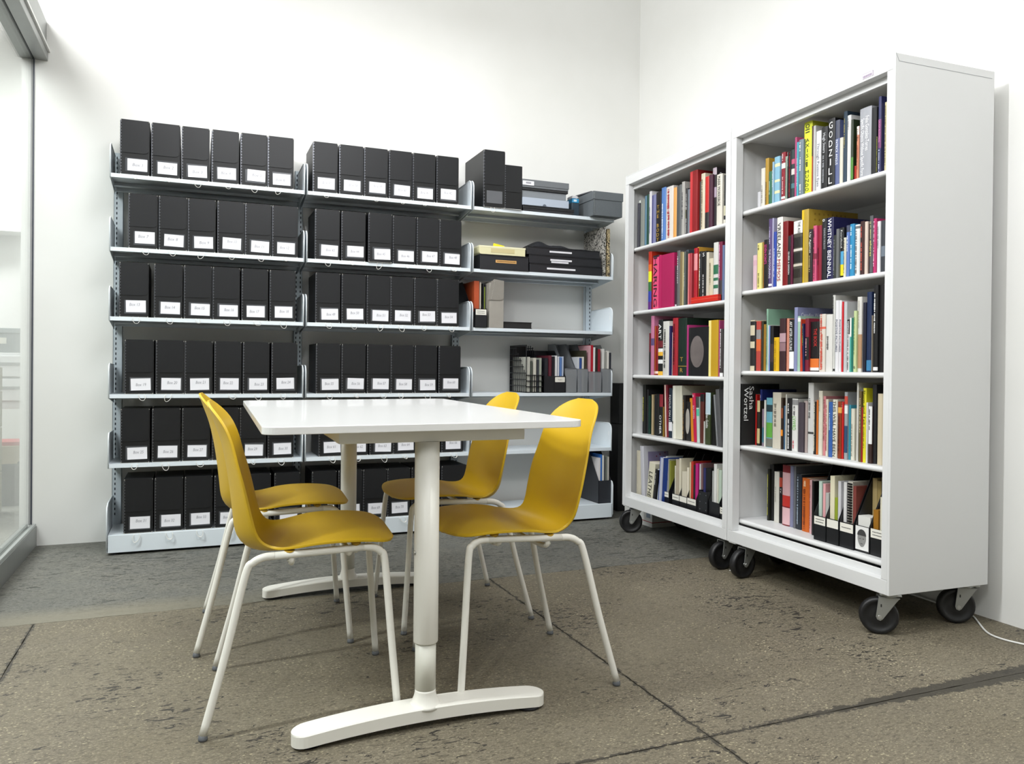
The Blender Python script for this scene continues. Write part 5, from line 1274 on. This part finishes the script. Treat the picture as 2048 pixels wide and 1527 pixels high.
# ================================================================== books
PAGE = mat('d9d2c2', 0.7, grain=0.06, scale=300)
used_labels = {}
def book(cs, shelf_phrase, z, row, prev):
    s, wd, h, t, hexc, look = row[:6]; marks = row[6]
    sasha = 'Sasha' in look
    if sasha: s, wd, t = 0.9680, 0.0115, 0.046
    r = random.Random(int(s*9999)+int(z*777))
    wd = max(wd-0.0008, 0.003)
    lab = look+(' right of '+prev if prev else ' at the left')+', '+shelf_phrase
    if len(lab.split()) > 16: print('LONG', lab)
    if lab in used_labels: print('DUP', lab)
    used_labels[lab] = 1
    wide = wd > 0.08 or 'board' in look
    cat = 'booklet' if any(k in look for k in ('booklet', 'pamphlet', 'leaflet', 'card', 'magazine')) else ('binder' if 'binder' in look else ('folder' if 'folder' in look else 'book'))
    d = min(0.34, r.uniform(0.66, 0.80)*h+0.02)
    if h > 0.3: d = min(d, 0.25)
    if t+d > 0.435: d = 0.435-t
    b = thing(cat, lab, cat, BL(s, t, z+0.0005), BRZ, None)
    LEAN = {'orange slanted book': -5, 'crimson SEX DESIGN book': -4.5, 'white mint blotch book': -3.5, 'maroon white striped book': -3, 'navy FOCUS on book': -3, 'thick ivory volume': -2,
            'light grey leaning folder': -7, 'ash grey leaning binder': -6, 'leaning tangerine red book': -3, 'cream LEATHER! book': 8, 'white board purple art': -4, 'black slanted notebook': 8,
            'pale blue leaflet': 6, 'blue folder': 4, 'narrow navy book': -2}
    if look in LEAN:
        a = math.radians(LEAN[look]); b.rotation_euler = (0, a, BRZ)
        if a > 0: b.location.z += wd*math.sin(a)
    hard = wd > 0.013
    th = 0.0026 if hard else 0.0007; e = 0.0025 if hard else 0.0
    hexc = ''.join('%02x' % int(int(hexc[q:q+2], 16)*0.93) for q in (0, 2, 4))
    m = mat(hexc, 0.42 if r.random() < 0.6 else 0.6, spec=0.4)
    k = min(0.004, wd*0.18)
    # cover: boards and a slightly rounded spine as one wrap
    out = [(0, d), (0, k*0.9), (wd*0.12, k*0.25), (wd*0.35, 0), (wd*0.65, 0), (wd*0.88, k*0.25), (wd, k*0.9), (wd, d)]
    inn = [(wd-th, d), (wd-th, k+th), (th, k+th), (th, d)]
    MB().prism((out+inn)[::-1], 'z', 0, h).build('cover', m, b)
    MB().box(th+0.0001, k+th+0.0001, e, wd-th-0.0001, d-e-0.0002, h-e).build('pages', PAGE, b)
    if 'lilac' in look:
        g = MB(); put_text(g, 'Canadian Wom', 0.020, h-0.040, 0.130, h-0.022, 0.0, fit=False); put_text(g, 'Photography', 0.026, h-0.058, 0.110, h-0.046, 0.0, fit=False) if False else None
        g.v = [(wd+0.0006, v[0], v[2]) for v in g.v]; g.build('cover_title', mat('e4e4ee', 0.5), b)
    if look == 'tall mustard yellow book':
        g = MB()
        for u in range(8):
            for v2 in range(12):
                y1, z1 = 0.03+u*0.022, 0.02+v2*0.023
                g.box(wd+0.0001, y1, z1, wd+0.0004, y1+0.008, z1+0.008)
        g.build('dot_pattern', mat('8f7424', 0.5), b, kind='stuff')
    if look == 'white board purple art':
        g = MB()
        for (y1, z1, y2, z2) in ((0.03, 0.16, 0.16, 0.28), (0.03, 0.02, 0.16, 0.13)):
            g.box(wd+0.0001, y1, z1, wd+0.0004, y2, z2)
        g.build('art_print', mat('7d7694', 0.5), b)
        g = MB(); rr_ = random.Random(3)
        for _ in range(14):
            y1, z1 = rr_.uniform(0.035, 0.15), rr_.choice((rr_.uniform(0.17, 0.27), rr_.uniform(0.03, 0.12))); g.box(wd+0.0005, y1, z1, wd+0.0008, y1+0.007, z1+0.007)
        g.build('art_dots', mat('6a1c3c', 0.5), b, kind='stuff')
    for q, mk in enumerate(marks or ()):
        if isinstance(mk[0], str) and mk[0] == '#':
            _, cx, f0, f1 = mk; g = MB(); y0 = -0.0003-0.0001*q
            o2 = [(-0.0003, k*1.3), (-0.0003, k*0.9), (wd*0.12, k*0.25+y0), (wd*0.35, y0), (wd*0.65, y0), (wd*0.88, k*0.25+y0), (wd+0.0003, k*0.9), (wd+0.0003, k*1.3)]
            g.prism(o2[::-1], 'z', h*(1-f1), h*(1-f0)-0.0001).build('spine_band', mat(cx, 0.45), b)
        elif mk[0] == '|':
            _, cx, f0, f1 = mk; y0 = -0.0005
            MB().box(wd*f0, y0, 0.0005, wd*f1, k, h-0.0005).build('spine_stripe', mat(cx, 0.45), b)
        elif mk[0] == '~':
            _, cx, f0, f1 = mk; g = MB()
            c0 = 0.36+0.12*((q*37) % 3)/2
            dashes(g, wd*(c0-0.14), h*(1-f1), wd*(c0+0.16), h*(1-f0), -0.0012, int(s*1e4)+q); g.build('print', mat(cx, 0.5), b)
        elif mk[0] == 'oval':
            g = MB(); rg = []
            for (rx, rz, y0) in ((0.34, 0.34, -0.0006), (0.26, 0.26, -0.0009)):
                g.prism([(wd*(0.45+rx*math.cos(a)), h*(0.5+rz*math.sin(a)*1.2*0.8)) for a in [2*PI*k2/20 for k2 in range(20)]][::-1], 'y', y0, y0+0.0005)
            g.build('cover_picture', mat(mk[1], 0.6, grain=0.35, scale=14), b)
        else:
            st_, cx, mode, f0, f1 = mk; g = MB(); y0 = -0.0010
            if mode == 'u' and len(st_) > 1:
                n = len(st_); pitch = h*(f1-f0)/n
                for i2, chh in enumerate(st_):
                    if chh == ' ': continue
                    zc = h*(1-f0)-pitch*(i2+0.5); hh = min(pitch*0.36, wd*0.42)
                    put_text(g, chh, wd*0.24, zc-hh, wd*0.76, zc+hh, y0)
            elif mode == 'u':
                put_text(g, st_, wd*0.25, h*(1-f1), wd*0.75, h*(1-f0), y0)
            elif mode == 'r':
                put_text(g, st_, wd*0.22, h*(1-f1), wd*0.78, h*(1-f0), y0, 'r')
            elif mode == 'r1':
                put_text(g, st_, wd*0.10, h*(1-f1), wd*0.46, h*(1-f0), y0, 'r')
            elif mode == 'r2':
                put_text(g, st_, wd*0.52, h*(1-f1), wd*0.90, h*(1-f0), y0, 'r')
            if sasha:      # the title runs down the cover, which faces the open side of the shelf
                g = MB(); x0_ = 0.012 if st_ == 'Wortzel' else 0.040
                put_text(g, st_, x0_, h*(1-f1), x0_+0.024, h*(1-f0), 0.0, 'r', fit=False)
                g.v = [(wd+0.0006, v[0], v[2]) for v in g.v]
            g.build('title', mat(cx, 0.5), b)
    return b
for (cs, ph, z), rows in BOOKS:
    prev = None
    for row in rows:
        book(cs, ph, z, row, prev); prev = row[5]

# low red box lying in front of the far bookcase's second shelf books
def bc_thing(name, label, cat, s, t, z, rz=0.0): return thing(name, label, cat, BL(s, t, z), BRZ+rz)
b = bc_thing('red_box', 'low red box lying in front of the books, second shelf, far bookcase', 'box', 0.585, 0.043, 1.2290)
MB().box(0, 0, 0, 0.215, 0.018, 0.030).build('body', mat('c8281c', 0.4), b, bevel=0.001)
MB().box(-0.0006, -0.0006, 0.016, 0.2156, 0.0186, 0.0172).build('lid_line', mat('e87860', 0.4), b)
# magazine files on the two bottom shelves
FBB = mat('17181b', 0.36)
def case_file(label, s, t, z, w2, hf=0.096, hb=0.31, lab=(0.062, 0.093, 0.004, 0), d2=0.25, studs=False):
    b = file_holder(label, BL(s, t, z+0.0005), w2, d2, hf, hb, FBB, BRZ, lab=lab, cut=0.0)
    if studs:
        m = MB()
        for x in (0.012, w2-0.012):
            for q in range(4):
                m.prism([(x+0.0022*math.cos(a), 0.025+q*0.036+0.0022*math.sin(a)) for a in [2*PI*k/6 for k in range(6)]], 'y', -0.0012, 0)
        m.build('rivets', mat('9a9aa0', 0.35, 0.7), b, kind='stuff')
    return b
NF = 'black magazine file with %s, %s, bottom shelf, near bookcase'
case_file(NF % ('two line white label', 'leftmost'), 1.4045, 0.065, 0.246, 0.0635, lab=(0.062, 0.093, 0.003, 2))
case_file(NF % ('blank white label', 'second from left'), 1.4700, 0.066, 0.246, 0.0625, lab=(0.062, 0.093, 0.003, 0))
case_file(NF % ('faint one line label', 'third from left'), 1.5345, 0.068, 0.246, 0.0685, lab=(0.060, 0.092, 0.003, 1))
b = case_file(NF % ('square face photo card', 'fourth from left'), 1.6060, 0.074, 0.246, 0.0645, lab=None)
pc = MB().box(0.001, -0.0016, 0.008, 0.0615, -0.0004, 0.094).build('photo_card', mat('e6e6e4', 0.5), b, label='white card with a grey face picture')
g = MB()
g.prism([(0.031+0.0195*math.cos(a)*(1-0.18*max(0, -math.sin(a))), 0.050+0.030*math.sin(a)) for a in [2*PI*k/24 for k in range(24)]][::-1], 'y', -0.0024, -0.0017).build('face_print', mat('8a8a88', 0.6, grain=0.3, scale=60), pc)
g = MB().prism([(0.031+0.0205*math.cos(a), 0.060+0.024*math.sin(a)) for a in [PI*0.02+PI*0.96*k/12 for k in range(13)]][::-1], 'y', -0.0030, -0.0025)
g.box(0.020, -0.0030, 0.0490, 0.0265, -0.0025, 0.0510).box(0.0355, -0.0030, 0.0490, 0.042, -0.0025, 0.0510).box(0.0265, -0.0030, 0.031, 0.0355, -0.0025, 0.0325)
g.build('hair_print', mat('3a3a3a', 0.6), pc)
case_file(NF % ('two line label half hidden', 'rightmost'), 1.6725, 0.075, 0.246, 0.0640, lab=(0.064, 0.096, 0.003, 2))
FF = 'black magazine file with %s, %s, bottom shelf, far bookcase'
case_file(FF % ('faint grey label', 'leftmost'), 0.2960, 0.070, 0.172, 0.0700, lab=(0.068, 0.094, 0.003, 1))
case_file(FF % ('short printed label', 'second from left'), 0.3975, 0.070, 0.172, 0.0640, lab=(0.066, 0.093, 0.002, 1))
case_file(FF % ('blank white label', 'third from left'), 0.4630, 0.070, 0.172, 0.0660, lab=(0.066, 0.093, 0.002, 0))
case_file(FF % ('struck out label', 'fourth from left'), 0.5305, 0.070, 0.172, 0.0780, lab=(0.066, 0.095, 0.003, 1))
case_file('tall black file with rivets on its outward back, bottom shelf, far bookcase', 0.6420, 0.060, 0.172, 0.0720, hf=0.148, hb=0.150, lab=None, studs=True)
case_file('black magazine file without a label right of the riveted one, far bookcase', 0.7165, 0.066, 0.172, 0.0830, hf=0.110, lab=None)
case_file(FF % ('label cut off by the frame', 'rightmost'), 0.8020, 0.066, 0.172, 0.0780, lab=(0.066, 0.096, 0.003, 2))
def mags(where, base_s, t, z, items, depth=0.21):
    for (ds, w3, h2, hx, nm) in items:
        o = MB().box(0, 0, 0, w3, depth, h2).build('magazine', mat(hx, 0.45)); o.location = BL(base_s+ds, t, z+0.0032); o.rotation_euler = (0, 0, BRZ)
        tag(o, nm+' standing in '+where, 'magazine')
mags('the leftmost black file, near bookcase', 1.4045, 0.085, 0.246, ((0.004, 0.016, 0.225, 'b8ccc0', 'pale green grey paper'), (0.026, 0.012, 0.218, 'e0a4a8', 'pink magazine'), (0.040, 0.016, 0.185, 'b0b0ac', 'short grey paper')))
mags('the second black file, near bookcase', 1.4700, 0.080, 0.246, ((0.003, 0.022, 0.255, 'ded8bc', 'cream picture paper'), (0.027, 0.014, 0.175, '8a9a2c', 'moss green magazine'), (0.043, 0.014, 0.24, 'c8c8cc', 'grey white magazine')))
mags('the third black file, near bookcase', 1.5345, 0.082, 0.246, ((0.004, 0.014, 0.24, 'd4d4d4', 'silver white magazine'), (0.050, 0.014, 0.232, '7a3a34', 'reddish brown magazine')))
o = bc_thing('spiral_notebook', 'white spiral bound notebook standing in the third black file, near bookcase', 'notebook', 1.5345+0.022, 0.08, 0.2495)
MB().box(0, 0.006, 0, 0.022, 0.21, 0.245).build('pages', mat('c8c4b8', 0.6), o)
m = MB()
for q in range(24): m.box(0.002, 0.0, 0.004+q*0.010, 0.020, 0.006, 0.009+q*0.010)
m.build('spiral_wire', mat('1c1c20', 0.4, 0.5), o, kind='stuff')
mags('the photo card file, near bookcase', 1.6060, 0.15, 0.246, ((0.003, 0.020, 0.262, 'c0aa78', 'tall tan folder'), (0.024, 0.018, 0.255, 'a8935f', 'ochre card folder'), (0.043, 0.016, 0.20, 'c8c4bc', 'pale tilted magazine')), 0.14)
mags('front of the photo card file, near bookcase', 1.6060, 0.082, 0.246, ((0.004, 0.056, 0.128, 'dcdcd8', 'clear white plastic sleeve'),), 0.05)
mags('the rightmost black file, near bookcase', 1.6725, 0.085, 0.246, ((0.004, 0.022, 0.16, '9c6a1c', 'amber brown envelope'), (0.034, 0.010, 0.21, 'd8d4c0', 'ivory slim magazine')))
mags('the leftmost black file, far bookcase', 0.2960, 0.082, 0.172, ((0.003, 0.014, 0.255, '7a8ea8', 'pale blue grey folder'), (0.019, 0.016, 0.275, 'a8acac', 'clear grey sleeve'), (0.037, 0.014, 0.262, '9a9a90', 'mottled grey magazine'), (0.053, 0.014, 0.255, '8a8c3a', 'olive yellow magazine')))
mags('the second black file, far bookcase', 0.3975, 0.082, 0.172, ((0.003, 0.008, 0.235, 'dcd8c4', 'thin ivory magazine'), (0.013, 0.026, 0.27, 'b0a490', 'wide taupe magazine'), (0.042, 0.018, 0.278, 'd4ceb8', 'cream magazine')))
mags('the third black file, far bookcase', 0.4630, 0.082, 0.172, ((0.003, 0.042, 0.215, 'cfc8b4', 'wide cream magazine'), (0.047, 0.016, 0.24, 'dcd4c0', 'ivory thin magazine')))
mags('the fourth black file, far bookcase', 0.5305, 0.082, 0.172, ((0.003, 0.010, 0.27, 'd0c09a', 'straw magazine'), (0.015, 0.018, 0.275, 'b83424', 'scarlet magazine'), (0.036, 0.014, 0.26, '1c1c1e', 'black magazine'), (0.052, 0.022, 0.27, 'b41c74', 'fuchsia magazine')))
mags('front of the riveted black file, far bookcase', 0.6120, 0.085, 0.172, ((0.0, 0.010, 0.27, 'c8ccce', 'silvery magazine'), (0.012, 0.014, 0.275, '7a5c5c', 'brown pink magazine')))
mags('the riveted black file, far bookcase', 0.6420, 0.085, 0.172, ((0.003, 0.018, 0.255, '2c2c5c', 'dark blue magazine'), (0.024, 0.040, 0.258, '141416', 'thick black magazine')))
mags('the unlabelled black file, far bookcase', 0.7165, 0.082, 0.172, ((0.003, 0.010, 0.25, 'a8aaa8', 'grey thin magazine'), (0.016, 0.022, 0.285, 'dcdcd8', 'white magazine'), (0.041, 0.010, 0.265, 'd8d8c8', 'bone magazine'), (0.054, 0.022, 0.262, 'b8c8b8', 'pale green magazine')))

# white carton under the far bookcase
b = thing('parcel_box', 'white carton with a red stripe on the floor under the far bookcase', 'box', (2.8235, -0.318, 0.0), 0.0)
MB().box(0, 0, 0, 0.20, 0.30, 0.105).build('body', mat('d6d6d2', 0.55), b, bevel=0.001)
MB().box(-0.0006, -0.0006, 0.026, 0.2006, 0.3006, 0.030).build('stripe', mat('a01c30', 0.5), b)
MB().box(-0.0008, 0.02, 0.05, -0.0001, 0.06, 0.075).build('label', mat('8894a4', 0.5), b)
# white flex on the floor
pts = spline([(3.085, -0.6, 0.012), (3.082, -1.2, 0.012), (3.075, -1.75, 0.010), (3.073, -1.98, 0.006), (3.070, -2.07, 0.004), (3.022, -2.133, 0.0035), (2.958, -2.206, 0.0035), (2.934, -2.25, 0.0035), (2.932, -2.296, 0.0035), (2.95, -2.347, 0.0035), (2.985, -2.42, 0.0035), (3.03, -2.60, 0.0035), (3.05, -3.0, 0.0035)], 6)
o = MB().tube(pts, 0.0033, 8).build('power_cord', mat('e4e4e0', 0.4)); tag(o, 'white flex trailing over the floor beside the near bookcase', 'cord')
b = MB().box(XR-0.02, -1.2, 0.0, XR-0.001, -0.35, 0.02)
# small white paper disc by the wheel
o = MB().lathe([(0.009, 0.0), (0.009, 0.0012)], 14, (2.645, -1.235, 0.0005)).build('paper_disc', mat('e8e8e4', 0.6)); tag(o, 'tiny white paper disc on the floor beside the middle casters', 'paper')
